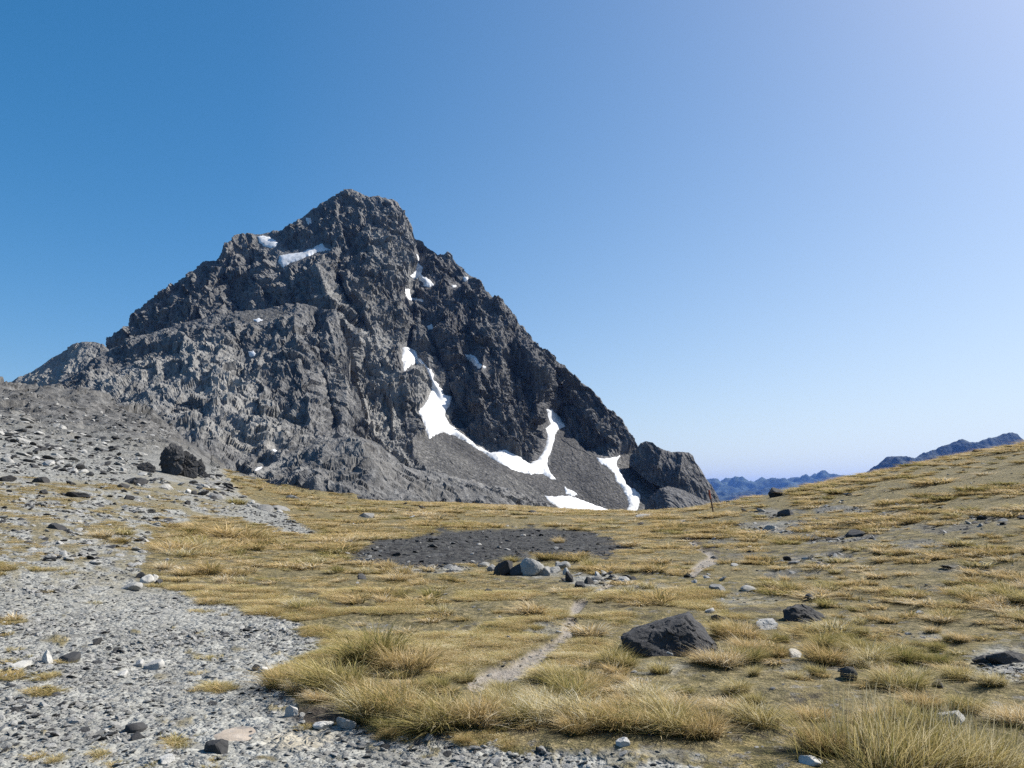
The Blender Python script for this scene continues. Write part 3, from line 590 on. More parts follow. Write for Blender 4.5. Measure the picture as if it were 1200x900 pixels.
def snow_patch(sheet, key, poly, label, thick=1.4):
    if key in ('couloir', 'gully', 'right'): thick = 2.2
    S = SHEETS[sheet]; kb, nr, px = S['kb'], S['nr'], S['px']
    xs = [p[0] for p in poly]; ys = [p[1] for p in poly]
    j0 = max(np.searchsorted(px, min(xs) - 7), 0); j1 = min(np.searchsorted(px, max(xs) + 7) + 1, len(px))
    P = S['P'][kb:kb + nr, j0:j1]; PY = S['PY'][:, j0:j1]; PX = S['PX'][:, j0:j1]
    rows = np.where(((PY > min(ys) - 7) & (PY < max(ys) + 7)).any(1))[0]; i0, i1 = rows[0], rows[-1] + 1
    P = P[i0:i1]; PX = PX[i0:i1]; PY = PY[i0:i1]; N = S['N'][kb:kb + nr, j0:j1][i0:i1]
    Q = np.stack([blur(blur(P[..., k], 2.2, 0), 2.2, 1) for k in range(3)], -1)
    d = sdist(PX + fbm(PX / 5, PY / 5, oct=3, seed=8) * 2.2, PY + fbm(PX / 5, PY / 5, oct=3, seed=9) * 2.2, poly)
    h = np.where(d < 0, np.clip(d * 1.0, -1, 0), thick * (1 - np.exp(-np.maximum(d, 0) / 2.6))) + .25 + .25 * fbm(P[..., 0] / 14, P[..., 2] / 14, oct=3, seed=4)
    Q = Q + (N * .7 + np.array([0, -.5, .5])) * h[..., None]
    keep = d > -1.1
    F = grid_faces(P.shape[0], P.shape[1]); F = F[keep.ravel()[F].all(1)]
    used, inv = np.unique(F.ravel(), return_inverse=True)
    if len(used) < 4: return
    c = Q.reshape(-1, 3)[used]; me = mesh_np('snow_patch', c - c.mean(0), inv.reshape(F.shape), M_SNOW)
    link('snow_patch', me, label=label, cat='snow patch', group='snow patches left on the rocky mountain', loc=c.mean(0))
for k, (pl, lb) in SNOW.items(): snow_patch('mountain_main', k, pl, lb)
for k, (pl, lb) in FSNOW.items(): snow_patch('mountain_shoulder', k, pl, lb, .6)

def far_range(name, sky, Y, col, seed, drop=1.0):
    x = np.array([p[0] for p in sky]); y = np.array([p[1] for p in sky]); n = 420
    px = np.linspace(x[0], x[-1], n); sy = np.interp(px, x, y) + fbm(px / 9, px * 0, oct=4, seed=seed, gain=.5) * 1.6 - (ridged(px / 22, px * 0 + .3, px * 0, 4, seed + 2, .5) - .5) * 4 - (2.5 if Y < 10000 else .5)
    top = at(px, sy, np.full(n, Y)); rows = []
    for i in range(-30, 81):
        s = i / 80; q = top.copy()
        fall = np.abs(s) ** .9; q[:, 1] -= s * Y * .16; q[:, 2] = top[:, 2] * (1 - fall) - 160 * fall
        rows.append(q)
    P = np.array(rows); s = np.abs(np.arange(-30, 81) / 80)[:, None]
    k = Y / 12000
    r = ridged(P[..., 0] / (900 * k), P[..., 1] / (900 * k), P[..., 2] * 0, 6, seed + 3, .55) - .5
    P[..., 2] += r * 330 * k * sstep(0, .15, s) * (1 - s) ; P[..., 0] += fbm(P[..., 0] / 700, P[..., 1] / 700, oct=3, seed=seed) * 250 * s
    link(name, mesh_np(name, P.reshape(-1, 3), grid_faces(P.shape[0], n), mat_far(col)), kind='structure')
far_range('far_mountains', [(700, 585), (760, 578), (820, 566), (832, 567), (842, 567), (856, 563), (870, 566), (888, 564), (900, 562), (905, 560), (912, 563), (925, 561), (938, 561), (948, 560), (954, 556), (962, 559), (972, 560), (988, 557), (1000, 560), (1030, 556), (1080, 548), (1150, 556), (1250, 548), (1400, 560)], 19000, (.03, .045, .04), 5)
far_range('far_hills', [(760, 592), (820, 584), (880, 584), (900, 576), (930, 572), (955, 570), (975, 563), (1000, 560), (1020, 556), (1060, 550), (1200, 540), (1350, 560)], 13500, (.028, .04, .038), 9)
far_range('far_ridge', [(960, 572), (1000, 562), (1018, 556), (1027, 554), (1030, 546), (1036, 541), (1044, 538), (1054, 537), (1062, 536), (1068, 541), (1078, 538), (1090, 532), (1104, 526), (1118, 519), (1128, 518), (1138, 520), (1146, 522), (1158, 517), (1168, 514), (1176, 510), (1183, 508), (1192, 512), (1200, 517), (1230, 512), (1280, 520), (1360, 540)], 8000, (.022, .03, .034), 13)

# ------------------------------------------------------------------ haze in the air between here and the far ranges
hz = NT('haze'); pv = hz.n('ShaderNodeVolumePrincipled', {'Color': (.16, .36, 1.0, 1), 'Density': .000019, 'Anisotropy': .15})
hz.t.links.new(pv.outputs[0], hz.out.inputs['Volume'])
bm = bmesh.new(); bmesh.ops.create_cube(bm, size=1); me = bpy.data.meshes.new('haze'); bm.to_mesh(me); bm.free(); me.materials.append(hz.m)
link('haze', me, kind='stuff', loc=(0, 20500, 304.5), scale=(82000, 44000, 911), label='thin blue air between the pass and the far ranges', cat='haze')
print('mountains', time.time() - T0)

# ------------------------------------------------------------------ stones
def rock_mesh(name, mat, planes=None, seed=0, sub=3, size=(1, 1, 1), rough=.05, smooth=False, flat=.0, nr=0):
    r_ = np.random.default_rng(seed)
    bm = bmesh.new(); bmesh.ops.create_icosphere(bm, subdivisions=sub, radius=1)
    v = np.array([p.co for p in bm.verts]); F = np.array([[q.index for q in f.verts] for f in bm.faces]); bm.free()
    if planes is None:
        k = r_.integers(7, 11); n = r_.normal(size=(k, 3)); n /= np.linalg.norm(n, axis=1, keepdims=True)
        d = r_.uniform(.55, 1.0, k); tp = np.array([r_.uniform(-.5, .5), r_.uniform(-.5, .5), 1.0]); tp /= np.linalg.norm(tp); n = np.concatenate([n, [tp, [0, 0, -1]]]); d = np.append(d, [r_.uniform(.55, .9), .6])
    else: n, d = planes
    c = v @ n.T; t = np.where(c > 1e-4, d / np.maximum(c, 1e-4), 1e9)
    k = np.sort(t, 1)[:, :2]; r = np.minimum(k[:, 0], 1.2)
    P = v * r[:, None]
    if rough:
        o = seed * 3.1
        P = P + v * (rough * (fbm(P[:, 0] * 2.2 + o, P[:, 1] * 2.2, P[:, 2] * 2.2, 5, seed, .6))[:, None])
    P = P * np.array(size)
    return mesh_np(name, P, F, mat, smooth)
def hull_rock(name, pts, mat, seed=0, sub=6, rough=.04, smooth=False):
    """pts: world points (n,3); returns mesh centred on its base and that base point"""
    pts = np.array(pts); c = pts.mean(0); base = np.array([c[0], c[1], pts[:, 2].min()])
    bm = bmesh.new(); vs = [bm.verts.new(p - c) for p in pts]; res = bmesh.ops.convex_hull(bm, input=vs)
    bm.normal_update(); n = []; d = []
    for f in bm.faces:
        nn = np.array(f.normal); p0 = np.array(f.verts[0].co); dd = nn @ p0
        if dd < 0: nn, dd = -nn, -dd
        n.append(nn); d.append(dd)
    bm.free(); n = np.array(n); d = np.array(d)
    s = np.ptp(pts, axis=0).max() / 2
    r_ = np.random.default_rng(seed)
    bm = bmesh.new(); bmesh.ops.create_icosphere(bm, subdivisions=sub, radius=1)
    v = np.array([p.co for p in bm.verts]); F = np.array([[q.index for q in f.verts] for f in bm.faces]); bm.free()
    cc = v @ n.T; t = np.where(cc > 1e-4, d / np.maximum(cc, 1e-4), 1e9); P = v * t.min(1)[:, None]
    q = P / s; disp = rough * (ridged(q[:, 0] * 1.3 + seed, q[:, 1] * 1.3, q[:, 2] * 1.9, 5, seed, .6) - .45) * 1.6 + rough * .5 * fbm(q[:, 0] * 6, q[:, 1] * 6, q[:, 2] * 6, 4, seed + 9, .6)
    disp = disp + rough * (1.3 * facet(q[:, 0] * 2.6 + seed, q[:, 1] * 2.6, q[:, 2] * 3.4, seed + 3) + .6 * facet(q[:, 0] * 7 + seed, q[:, 1] * 7, q[:, 2] * 9, seed + 4))
    P = P + v * disp[:, None] * s
    return mesh_np(name, P + (c - base), F, mat, smooth), base

def px_rock(name, pts, mat, label, cat='boulder', group=None, seed=1, foot=None, rough=.05, sub=5, sink=.0):
    """outline points (px, py, metres further away) around a foot pixel; given real size at the foot's distance"""
    x, y = ground_at(*foot); Y0 = float(y[0]); W = []
    for (a, b, dy) in pts:
        W.append(at(a, b, Y0 + dy))
    me, base = hull_rock(name, W, mat, seed, sub, rough); zz, _q = HM(x, y); base[2] += float(zz[0] - H0(x, y)[0])
    o = link(name, me, label=label, cat=cat, group=group, loc=base - np.array([0, 0, sink])); return o, Y0
USED = []   # (px, py, radius px) of hand-placed things, kept clear of random ones
px_rock('boulder', [(727, 747, .0), (742, 737, .5), (808, 717, .6), (797, 727, .05), (772, 741, -.05), (748, 755, -.14), (727, 754, -.02), (768, 774, -.22), (820, 771, -.16), (845, 767, .06), (824, 737, .28), (803, 730, .0), (843, 768, .4), (738, 768, .45), (800, 775, .5), (740, 765, -.1)],
        M_BOULD, 'big dark wedge-shaped boulder with a sloping flat top lying in the tussock meadow', seed=5, foot=(785, 768), rough=.036, sub=6, sink=.02)
USED.append((785, 750, 66, 40))
px_rock('boulder', [(917, 712, 0), (922, 709, .15), (935, 706, .1), (948, 709, .1), (962, 716, .1), (969, 722, 0), (960, 728, -.1), (938, 730, -.15), (920, 726, -.1), (940, 728, .5), (925, 725, .4), (930, 710, -.05)],
        M_DARK, 'low dark boulder with a pale crest, right of the big wedge boulder', seed=9, foot=(942, 728), rough=.055, sink=.03)
USED.append((942, 718, 30, 14))
px_rock('boulder', [(886, 727, 0), (890, 724, .2), (905, 722, .2), (912, 728, 0), (911, 736, -.05), (895, 738, -.1), (887, 733, -.05), (900, 735, .35)],
        M_STONE, 'flat grey stone slab lying just left of the low dark boulder', 'stone', seed=12, foot=(898, 737), sink=.03)
USED.append((898, 730, 15, 8))
dk = [
 ([(194, 520, 0), (200, 517, .4), (212, 520, .6), (216, 530, .3), (214, 552, -.2), (200, 557, -.3), (189, 553, -.2), (187, 540, 0), (190, 528, -.1), (200, 552, 1.6)], (200, 556), 'tall black jagged boulder, the left and highest of the dark boulder cluster'),
 ([(208, 528, .2), (222, 527, .5), (231, 535, .4), (231, 558, -.3), (219, 560, -.5), (206, 556, -.3), (206, 540, -.1), (222, 552, 1.5)], (218, 559), 'blocky dark boulder in the middle of the dark boulder cluster'),
 ([(226, 540, .2), (236, 536, .5), (240, 545, .3), (241, 552, 0), (234, 558, -.2), (226, 556, -.1), (234, 552, 1.2)], (234, 557), 'dark pointed boulder at the right of the dark boulder cluster'),
 ([(161, 545, 0), (165, 541, .3), (175, 541, .3), (182, 546, .1), (184, 552, 0), (176, 554, -.3), (163, 552, -.2), (172, 550, 1)], (172, 553), 'rounded black boulder standing alone just left of the dark boulder cluster'),
 ([(233, 553, 0), (240, 551, .2), (246, 555, .1), (246, 561, -.1), (236, 562, -.2), (230, 559, 0), (240, 559, .7)], (238, 561), 'small dark boulder at the right foot of the dark boulder cluster')]
for i, (p, f, l) in enumerate(dk):
    px_rock('boulder', p, M_DARK, l, seed=20 + i, foot=f, rough=.095, sink=.1, group='dark boulders clustered on the left slope')
USED.append((208, 542, 42, 24))
# outcrop of broken rocks between the dark flat and the path
oc = [((592, 676), (593, 677, 0), 18, 22, 10), ((611, 677), 0, 20, 16, 12), ((622, 677), 0, 22, 20, 14), ((636, 677), 0, 14, 14, 9), ((648, 673), 0, 13, 9, 9), ((660, 668), 0, 12, 8, 9), ((668, 684), 0, 8, 13, 5), ((690, 685), 0, 10, 9, 6), ((664, 674), 0, 12, 9, 6), ((578, 672), 0, 14, 8, 8), ((567, 664), 0, 14, 6, 8), ((680, 690), 0, 12, 7, 8), ((700, 694), 0, 12, 6, 8), ((573, 695), 0, 9, 7, 5), ((655, 663), 0, 10, 7, 6)]
words = ['low dark block at the left end of the rock pile beside the path', 'dark stone leaning in the middle of the rock pile beside the path', 'tallest pointed stone of the rock pile, dark on the left and pale on the right', 'pale-edged stone just right of the tallest stone in the rock pile', 'grey block on the right part of the rock pile', 'flat grey stone on the far right top of the rock pile', 'small upright black stone standing in front of the rock pile', 'dark stone at the upper end of the dirt path', 'dark stone among the rubble right of the rock pile', 'grey stone at the left edge of the rock pile', 'flat grey stone half buried left of the rock pile', 'low dark stone on the left edge of the path', 'flat grey stone lying on the path where it fades out', 'small dark stone alone in the meadow left of the path', 'small grey stone on the back of the rock pile']
for i, ((f, _, w, h, d), lb) in enumerate(zip(oc, words)):
    x, y = ground_at(*f); s = float(y[0]) / 900
    me = rock_mesh('rock', M_STONE if i in (2, 3, 4, 5, 8, 9, 10, 12, 14) else M_DARK, seed=60 + i, sub=4, size=(w * s * .62, d * s * .8, h * s * .72), rough=.12)
    z, _m = HM(x, y); link('rock', me, label=lb, cat='rock', group='broken rocks in the pile beside the path', loc=(x[0], y[0], z[0] + h * s * .22), rot=(rng.uniform(-.3, .3), rng.uniform(-.4, .4), rng.uniform(0, 6)))
    USED.append((f[0], f[1] - 4, w * .6, h * .6))
def hand(f, w, h, mat, label, cat='stone', seed=0, tilt=.25, rz=None, depth=.8, lift=.2, group=None):
    x, y = ground_at(*f); s = float(y[0]) / 900
    me = rock_mesh('stone', mat, seed=seed, sub=4, size=(w * s * .54, w * s * .54 * depth, h * s * .68), rough=.10)
    z, _m = HM(x, y); r_ = np.random.default_rng(seed + 5)
    link('stone' if cat == 'stone' else cat, me, label=label, cat=cat, group=group, loc=(x[0], y[0], z[0] + h * s * lift), rot=(r_.uniform(-tilt, tilt), r_.uniform(-tilt, tilt), r_.uniform(0, 6) if rz is None else rz))
    USED.append((f[0], f[1] - h / 2, w * .7, h * .8))
HS = [
 ((1115, 846), 30, 11, M_PALE, 'flat white stone lying beside the big foreground tussock'),
 ((1055, 802), 15, 11, M_DARK, None),
 ((995, 800), 17, 12, M_DARK, 'round dark stone in the meadow above the big foreground tussock'),
 ((950, 770), 16, 9, M_DARK, 'dark stone beside a pale mossy one in the middle of the right meadow'),
 ((930, 771), 20, 8, M_PALE, 'pale mossy stone just left of a dark stone in the right meadow'),
 ((945, 871), 13, 8, M_PALE, 'small white stone between the gravel and the big foreground tussock'),
 ((930, 860), 10, 6, M_PALE, 'smaller white stone just above another white one near the big foreground tussock'),
 ((952, 899), 22, 11, M_PALE, 'white-topped stone at the bottom edge below the meadow'),
 ((1078, 722), 8, 6, M_PALE, 'small white stone in the brown grass of the right meadow'),
 ((1175, 775), 42, 16, M_DARK, 'wide dark stone half buried in grass near the right edge'),
 ((1150, 776), 16, 10, M_DARK, 'dark stone touching the left of the wide half-buried stone'),
 ((1150, 800), 16, 11, M_DARK, 'round dark stone below the wide half-buried stone near the right edge'),
 ((1100, 808), 15, 10, M_DARK, 'dark stone in the grass right of the brown tussock on the right'),
 ((947, 703), 12, 8, M_DARK, 'small dark stone standing just above the low dark boulder'),
 ((905, 619), 20, 8, M_STONE, 'pale grey rock in the stony patch on the right hillside'),
 ((1000, 628), 24, 11, M_DARK, 'dark split rock right of the stony patch on the hillside'),
 ((920, 603), 24, 8, M_DARK, 'low dark rock at the top of the stony patch on the hillside'),
 ((908, 582), 22, 11, M_DARK, 'dark rounded rock poking over the grassy skyline right of the marker pole'),
 ((832, 720), 12, 6, M_PALE, 'white stone with a dark neighbour behind the big wedge boulder'),
 ((840, 729), 18, 8, M_DARK, 'dark stone in the grass just right of the big wedge boulder top'),
 ((782, 772), 11, 7, M_PALE, 'small round pale stone at the foot of the big wedge boulder'),
 ((842, 692), 17, 8, M_STONE, 'grey rubble stone in the meadow beyond the big wedge boulder'),
 ((878, 693), 20, 6, M_STONE, 'flat grey rubble slab in the meadow beyond the big wedge boulder'),
 ((256, 873), 27, 19, M_DARK, 'dark-faced rounded stone at the bottom of the gravel near the tan slab'),
 ((343, 837), 15, 12, M_PALE, 'pale square stone against the dark eroded bank'),
 ((405, 849), 22, 12, M_STONE, 'pointed grey stone at the edge between gravel and tussocks'),
 ((380, 848), 22, 8, M_PALE, 'flat pale stone at the edge between gravel and tussocks'),
 ((310, 783), 19, 9, M_PALE, 'pale block on the gravel just left of the white tussock'),
 ((300, 781), 8, 8, M_DARK, None),
 ((160, 848), 24, 11, M_DARK, 'dark stone with a black shadowed side in the middle of the lower gravel'),
 ((163, 860), 14, 8, M_DARK, 'smaller dark stone right below the dark stone in the lower gravel'),
 ((194, 888), 20, 7, M_PALE, 'flat white stone in the lowest gravel'),
 ((144, 789), 13, 7, M_PALE, 'white pebble-like stone in the middle of the gravel flat'),
 ((56, 774), 12, 15, M_PALE, 'upright white stone shard on the gravel at left'),
 ((27, 778), 22, 8, M_PALE, 'long pale flat stone on the gravel at left'),
 ((82, 770), 26, 10, M_DARK, 'wide dark stone on the gravel at left'),
 ((113, 752), 11, 10, M_DARK, 'upright brown-black stone on the gravel flat'),
 ((180, 776), 22, 10, M_STONE, 'tilted bluish grey slab on the gravel with a pale end'),
 ((165, 775), 12, 10, M_PALE, 'pale stone leaning against the tilted bluish grey slab'),
 ((153, 689), 26, 9, M_STONE, 'long grey block at the edge of the upper gravel'),
 ((172, 682), 12, 10, M_PALE, None), ((180, 682), 10, 9, M_PALE, None), ((165, 678), 12, 8, M_DARK, None), ((186, 684), 8, 6, M_DARK, None),
 ((68, 622), 22, 7, M_DARK, 'long low dark stone on the mossy slope at left'),
 ((90, 582), 22, 6, M_DARK, 'slanting dark slab high on the mossy slope'),
 ((82, 570), 12, 5, M_DARK, 'dark stone just above the slanting dark slab'),
 ((10, 564), 20, 8, M_DARK, 'dark rock at the left edge of the mossy slope'),
 ((50, 567), 18, 9, M_DARK, 'dark lumpy rock on the upper mossy slope at left'),
 ((52, 579), 10, 6, M_DARK, None), ((145, 572), 14, 6, M_DARK, None), ((155, 567), 6, 6, M_DARK, None), ((150, 586), 12, 6, M_DARK, None),
 ((220, 578), 7, 6, M_PALE, 'small bright white stone below the dark boulder cluster'),
 ((226, 579), 8, 6, M_DARK, 'small black stone touching the white stone below the dark boulder cluster'),
 ((174, 585), 4, 4, M_PALE, None), ((219, 592), 10, 7, M_DARK, None), ((4, 568), 5, 4, M_PALE, None),
 ((24, 505), 12, 5, M_DARK, 'dark rock alone on the moraine slope near the left edge'),
 ((275, 857), 48, 3, M_TAN, 'flat tan slab set level in the gravel'),
 ((500, 852), 12, 12, M_STONE, 'small upright grey stone at the foot of the middle tussocks'),
 ((730, 877), 14, 10, M_PALE, 'pale stone at the end of the tussock row above the gravel'),
]
for i, (f, w, h, m, lb) in enumerate(HS):
    grp = None if lb else ('odd dark stones among the moss and gravel' if m is M_DARK else 'odd pale stones among the moss and gravel')
    hand(f, w, h, m, lb or ('small dark angular stone among moss and pale gravel' if m is M_DARK else 'small pale angular stone among moss and darker stones'), seed=200 + i, group=grp, depth=.75)

protos = []
for i in range(10):
    sz = np.array([1, rng.uniform(.6, .95), rng.uniform(.3, .6)])
    protos.append(rock_mesh('stone_shape', M_STONE, seed=400 + i, sub=2, size=sz, rough=.12))
protos_d = [m.copy() for m in protos[:5]]; protos_p = [m.copy() for m in protos[5:]]
for m in protos_d: m.materials[0] = M_DARK
for m in protos_p: m.materials[0] = M_PALE

# ------------------------------------------------------------------ scatter helpers
def scatter(n, ylo, yhi, umax=.82, power=1.0, seed=0):
    """points spread evenly per area (power 2) or per log distance (power 0)"""
    r_ = np.random.default_rng(seed); u = r_.uniform(-umax, umax, n); t = r_.uniform(0, 1, n)
    y = np.exp(math.log(ylo) + t * math.log(yhi / ylo)) if power == 0 else (ylo ** power + t * (yhi ** power - ylo ** power)) ** (1 / power)
    return u * y, y
def clear(px, py):
    ok = np.ones(len(px), bool)
    for (cx, cy, a, b) in USED: ok &= np.hypot((px - cx) / a, (py - cy) / b) > 1
    return ok
def instancer(name, P, rot, scale, idx, meshes, kind='stuff', label=None, cat=None):
    pc = bpy.data.collections.new(name + '_shapes')
    for i, m in enumerate(meshes):
        o = bpy.data.objects.new('%s_shape_%03d' % (name, i), m); pc.objects.link(o)
    me = bpy.data.meshes.new(name); me.vertices.add(len(P)); me.vertices.foreach_set('co', np.asarray(P, np.float32).ravel())
    a = me.attributes.new('rot', 'FLOAT_VECTOR', 'POINT'); a.data.foreach_set('vector', np.asarray(rot, np.float32).ravel())
    a = me.attributes.new('scl', 'FLOAT_VECTOR', 'POINT'); a.data.foreach_set('vector', np.asarray(scale, np.float32).ravel())
    a = me.attributes.new('idx', 'INT', 'POINT'); a.data.foreach_set('value', np.asarray(idx, np.int32))
    o = link(name, me, kind=kind, label=label, cat=cat)
    ng = bpy.data.node_groups.new(name, 'GeometryNodeTree')
    ng.interface.new_socket('Geometry', in_out='INPUT', socket_type='NodeSocketGeometry'); ng.interface.new_socket('Geometry', in_out='OUTPUT', socket_type='NodeSocketGeometry')
    N = ng.nodes; L = ng.links; gi = N.new('NodeGroupInput'); go = N.new('NodeGroupOutput')
    ci = N.new('GeometryNodeCollectionInfo'); ci.inputs['Collection'].default_value = pc; ci.inputs['Separate Children'].default_value = True; ci.inputs['Reset Children'].default_value = True
    ip = N.new('GeometryNodeInstanceOnPoints'); ip.inputs['Pick Instance'].default_value = True
    def na(nm, ty):
        q = N.new('GeometryNodeInputNamedAttribute'); q.data_type = ty; q.inputs[0].default_value = nm
        return q.outputs['Attribute']
    L.new(gi.outputs[0], ip.inputs['Points']); L.new(ci.outputs[0], ip.inputs['Instance']); L.new(na('idx', 'INT'), ip.inputs['Instance Index'])
    er = N.new('FunctionNodeEulerToRotation'); L.new(na('rot', 'FLOAT_VECTOR'), er.inputs[0]); L.new(er.outputs[0], ip.inputs['Rotation'])
    L.new(na('scl', 'FLOAT_VECTOR'), ip.inputs['Scale']); L.new(ip.outputs[0], go.inputs[0])
    o.modifiers.new('scatter', 'NODES').node_group = ng
    return o

# loose stones: pick the largest-looking as objects, the rest as gravel
def stone_pts():
    out = []
    for (n, lo, hi, pw, smin, smax, sd) in ((95000, 3.6, 14, 1.0, .006, .042, 1), (42000, 14, 40, 1.0, .022, .14, 2), (40000, 40, 170, 1.0, .08, .5, 3)):
        x, y = scatter(n, lo, hi, .8, pw, sd); z, m = HM(x, y); r_ = np.random.default_rng(sd + 50)
        s = smin * (smax / smin) ** (r_.uniform(0, 1, n) ** (3.4 if lo < 10 else 2.6))
        dens = np.maximum(np.maximum(m['gravel'] * (1 - .35 * m['dirt']), m['peat'] * .22), m['path'] * .35) + .09 * sstep(-.1, .3, fbm(x * .4, y * .4, oct=3, seed=93))
        dens = np.where(m['moss'] * m['gravel0'] > .3, np.maximum(dens, .18), dens)
        cl = fbm(x * .7, y * .7, oct=3, seed=91); dens = dens * (.35 + .9 * sstep(-.3, .3, cl)); s = s * (.8 + .6 * sstep(-.1, .4, cl))
        k = (r_.uniform(0, 1, n) < dens) & clear(m['px'], m['py']) & ((m['gravel0'] > .5) | (y < 45) | (m['px'] > 300)) & ((y < 45) | (m['px'] < 300) | (r_.uniform(0, 1, n) < .35))
        out.append(np.stack([x, y, z, s, m['gravel0'], m['peat'], m['px'], m['py']], -1)[k])
    return np.concatenate(out)
ST = stone_pts(); print('stones', len(ST))
ang = ST[:, 3] / ST[:, 1]; order = np.argsort(-ang); nT = 190
r_ = np.random.default_rng(77)
for i in order[:nT]:
    x, y, z, s, g0, pt, px, py = ST[i]
    t = r_.uniform(); d_ = t < .25; p_ = t > .93 and y < 13
    ms = protos_d if d_ else protos_p if p_ else protos
    tone = 'dark' if d_ else 'whitish' if p_ else 'grey'
    place = ('lying in the meadow grass' if g0 < .5 and px < 900 else 'lying on the grassy hillside at right' if g0 < .5 else 'on the stony slope at left' if y > 14 else 'loose on the flat gravel at left' if px < 330 else 'loose on the gravel strip below the tussocks')
    link('stone', ms[r_.integers(len(ms))], label='%s angular stone %s' % (tone, place), cat='stone', group='%s stones %s' % (tone, place),
         loc=(x, y, z + s * .12), rot=(r_.uniform(-.5, .5), r_.uniform(-.5, .5), r_.uniform(0, 6.3)), scale=(s, s * r_.uniform(.6, 1), s * r_.uniform(.6, 1.2)))
k = order[nT:]; G = ST[k]; n = len(G)
sc_ = np.stack([G[:, 3], G[:, 3], G[:, 3] * r_.uniform(.5, 1.2, n)], -1)
pk = r_.uniform(0, 1, n); dark = (pk < .16) | ((pk < .42) & (G[:, 1] > 13)) | ((G[:, 5] > .5) & (pk < .85)); pale = (pk > .965) & (G[:, 1] < 13) & ~dark
idx = np.where(dark, 10 + r_.integers(0, 5, n), np.where(pale, 15 + r_.integers(0, 5, n), r_.integers(0, 10, n)))
instancer('gravel', G[:, :3] + np.array([0, 0, .1]) * G[:, 3:4], np.stack([r_.uniform(-.6, .6, n), r_.uniform(-.6, .6, n), r_.uniform(0, 6.3, n)], -1), sc_, idx, protos + protos_d + protos_p, label='loose grey gravel and stones strewn over the bare ground', cat='gravel')
print('gravel', time.time() - T0)

# ------------------------------------------------------------------ grass
def tuft_mesh(nb, h, rad, spread, w, seed, segs=3, lean=(-.25, -.1), droop=.5, hv=.35, stalks=0):
    r_ = np.random.default_rng(seed); nb2 = nb + stalks
    nc = 16 if nb > 100 else 5; ct = r_.uniform(0, 2 * math.pi, nc); cr = rad * np.sqrt(r_.uniform(0, 1, nc)); ci = r_.integers(0, nc, nb2)
    cx0, cy0 = cr * np.cos(ct), cr * np.sin(ct); g = rad * .24
    bx = cx0[ci] + r_.normal(0, g, nb2); by = cy0[ci] + r_.normal(0, g, nb2); rr = np.hypot(bx, by); th = np.arctan2(by, bx)
    out = np.where(r_.uniform(0, 1, nb2) < .6, th, np.arctan2(by - cy0[ci], bx - cx0[ci])) + r_.normal(0, .5, nb2)
    hh = h * (1 - hv * r_.uniform(0, 1, nb2) ** 1.2) * r_.uniform(.55, 1.1, nc)[ci]; hh[nb:] = h * r_.uniform(1.1, 1.5, stalks)
    sp = spread * np.minimum(rr / rad, 1.4) ** .6 * r_.uniform(.3, 1.6, nb2) * h; sp[nb:] *= .5
    cl_ = r_.normal(0, .16, (nc, 2))
    lx = (lean[0] + cl_[ci, 0]) * h * r_.uniform(.4, 1.5, nb2); ly = (lean[1] + cl_[ci, 1]) * h * r_.uniform(.4, 1.5, nb2)
    ww = w * r_.uniform(.5, 1.5, nb2); ww[nb:] = w * .7
    fa = r_.uniform(0, math.pi, nb2); wx, wy = np.cos(fa), np.sin(fa)
    cc = r_.uniform(-.22, .22, nc)[ci]; c1 = np.clip(r_.uniform(0, 1, nb2) + cc, 0, 1); c2_ = np.clip(r_.uniform(0, 1, nb2) + cc, 0, 1); c1[nb:] = 1
    dr_ = droop * r_.uniform(.3, 1.9, nb2)
    V, C = [], []
    for s in range(segs + 1):
        t = s / segs; b = t ** 1.7
        cx = bx + (np.cos(out) * sp + lx) * b; cy = by + (np.sin(out) * sp + ly) * b
        cz = hh * (t - np.minimum(dr_, 1.5) * .42 * t ** 3) - .02
        k = ww * .5 * (1 - t ** 2 * .92)
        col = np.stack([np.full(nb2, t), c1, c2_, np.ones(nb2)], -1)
        V.append(np.stack([cx - wx * k, cy - wy * k, cz], -1)); V.append(np.stack([cx + wx * k, cy + wy * k, cz], -1)); C += [col, col]
    V = np.stack(V, 1).reshape(-1, 3); C = np.stack(C, 1).reshape(-1, 4); nv = 2 * (segs + 1)
    base = np.arange(nb2)[:, None] * nv; F = []
    for s in range(segs):
        a = base + 2 * s; F.append(np.concatenate([a, a + 1, a + 3, a + 2], 1))
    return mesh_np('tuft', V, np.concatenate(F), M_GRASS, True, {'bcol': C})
# unit height tufts, scaled on placing
BIG = [tuft_mesh(1000, 1.0, .42, .62, .017, 500 + i, 4, (-.14, -.02), .6, .6) for i in range(6)]
BIGM = [tuft_mesh(420, 1.0, .42, .75, .03, 520 + i, 3, (-.15, -.02), .6, .6) for i in range(6)]
MIDT = [tuft_mesh(150, 1.0, .5, .9, .055, 540 + i, 2, (-.2, -.05), .7, .5) for i in range(5)]
CARN = [tuft_mesh(70, 1.0, .9, .8, .05, 560 + i, 2, (-.25, 0), .6, .6) for i in range(5)]
CARF = [tuft_mesh(60, 1.0, 2.2, 1.0, .16, 580 + i, 2, (-.3, 0), .6, .6) for i in range(5)]
for m_ in BIG[::2] + BIG[1:2] + BIGM[::3] + CARN[::2] + CARF[:1] + MIDT[:1]: m_.materials[0] = M_GREEN
STALK = tuft_mesh(1700, 1.0, .85, .34, .012, 600, 4, (-.05, 0), .35, .6, stalks=26)

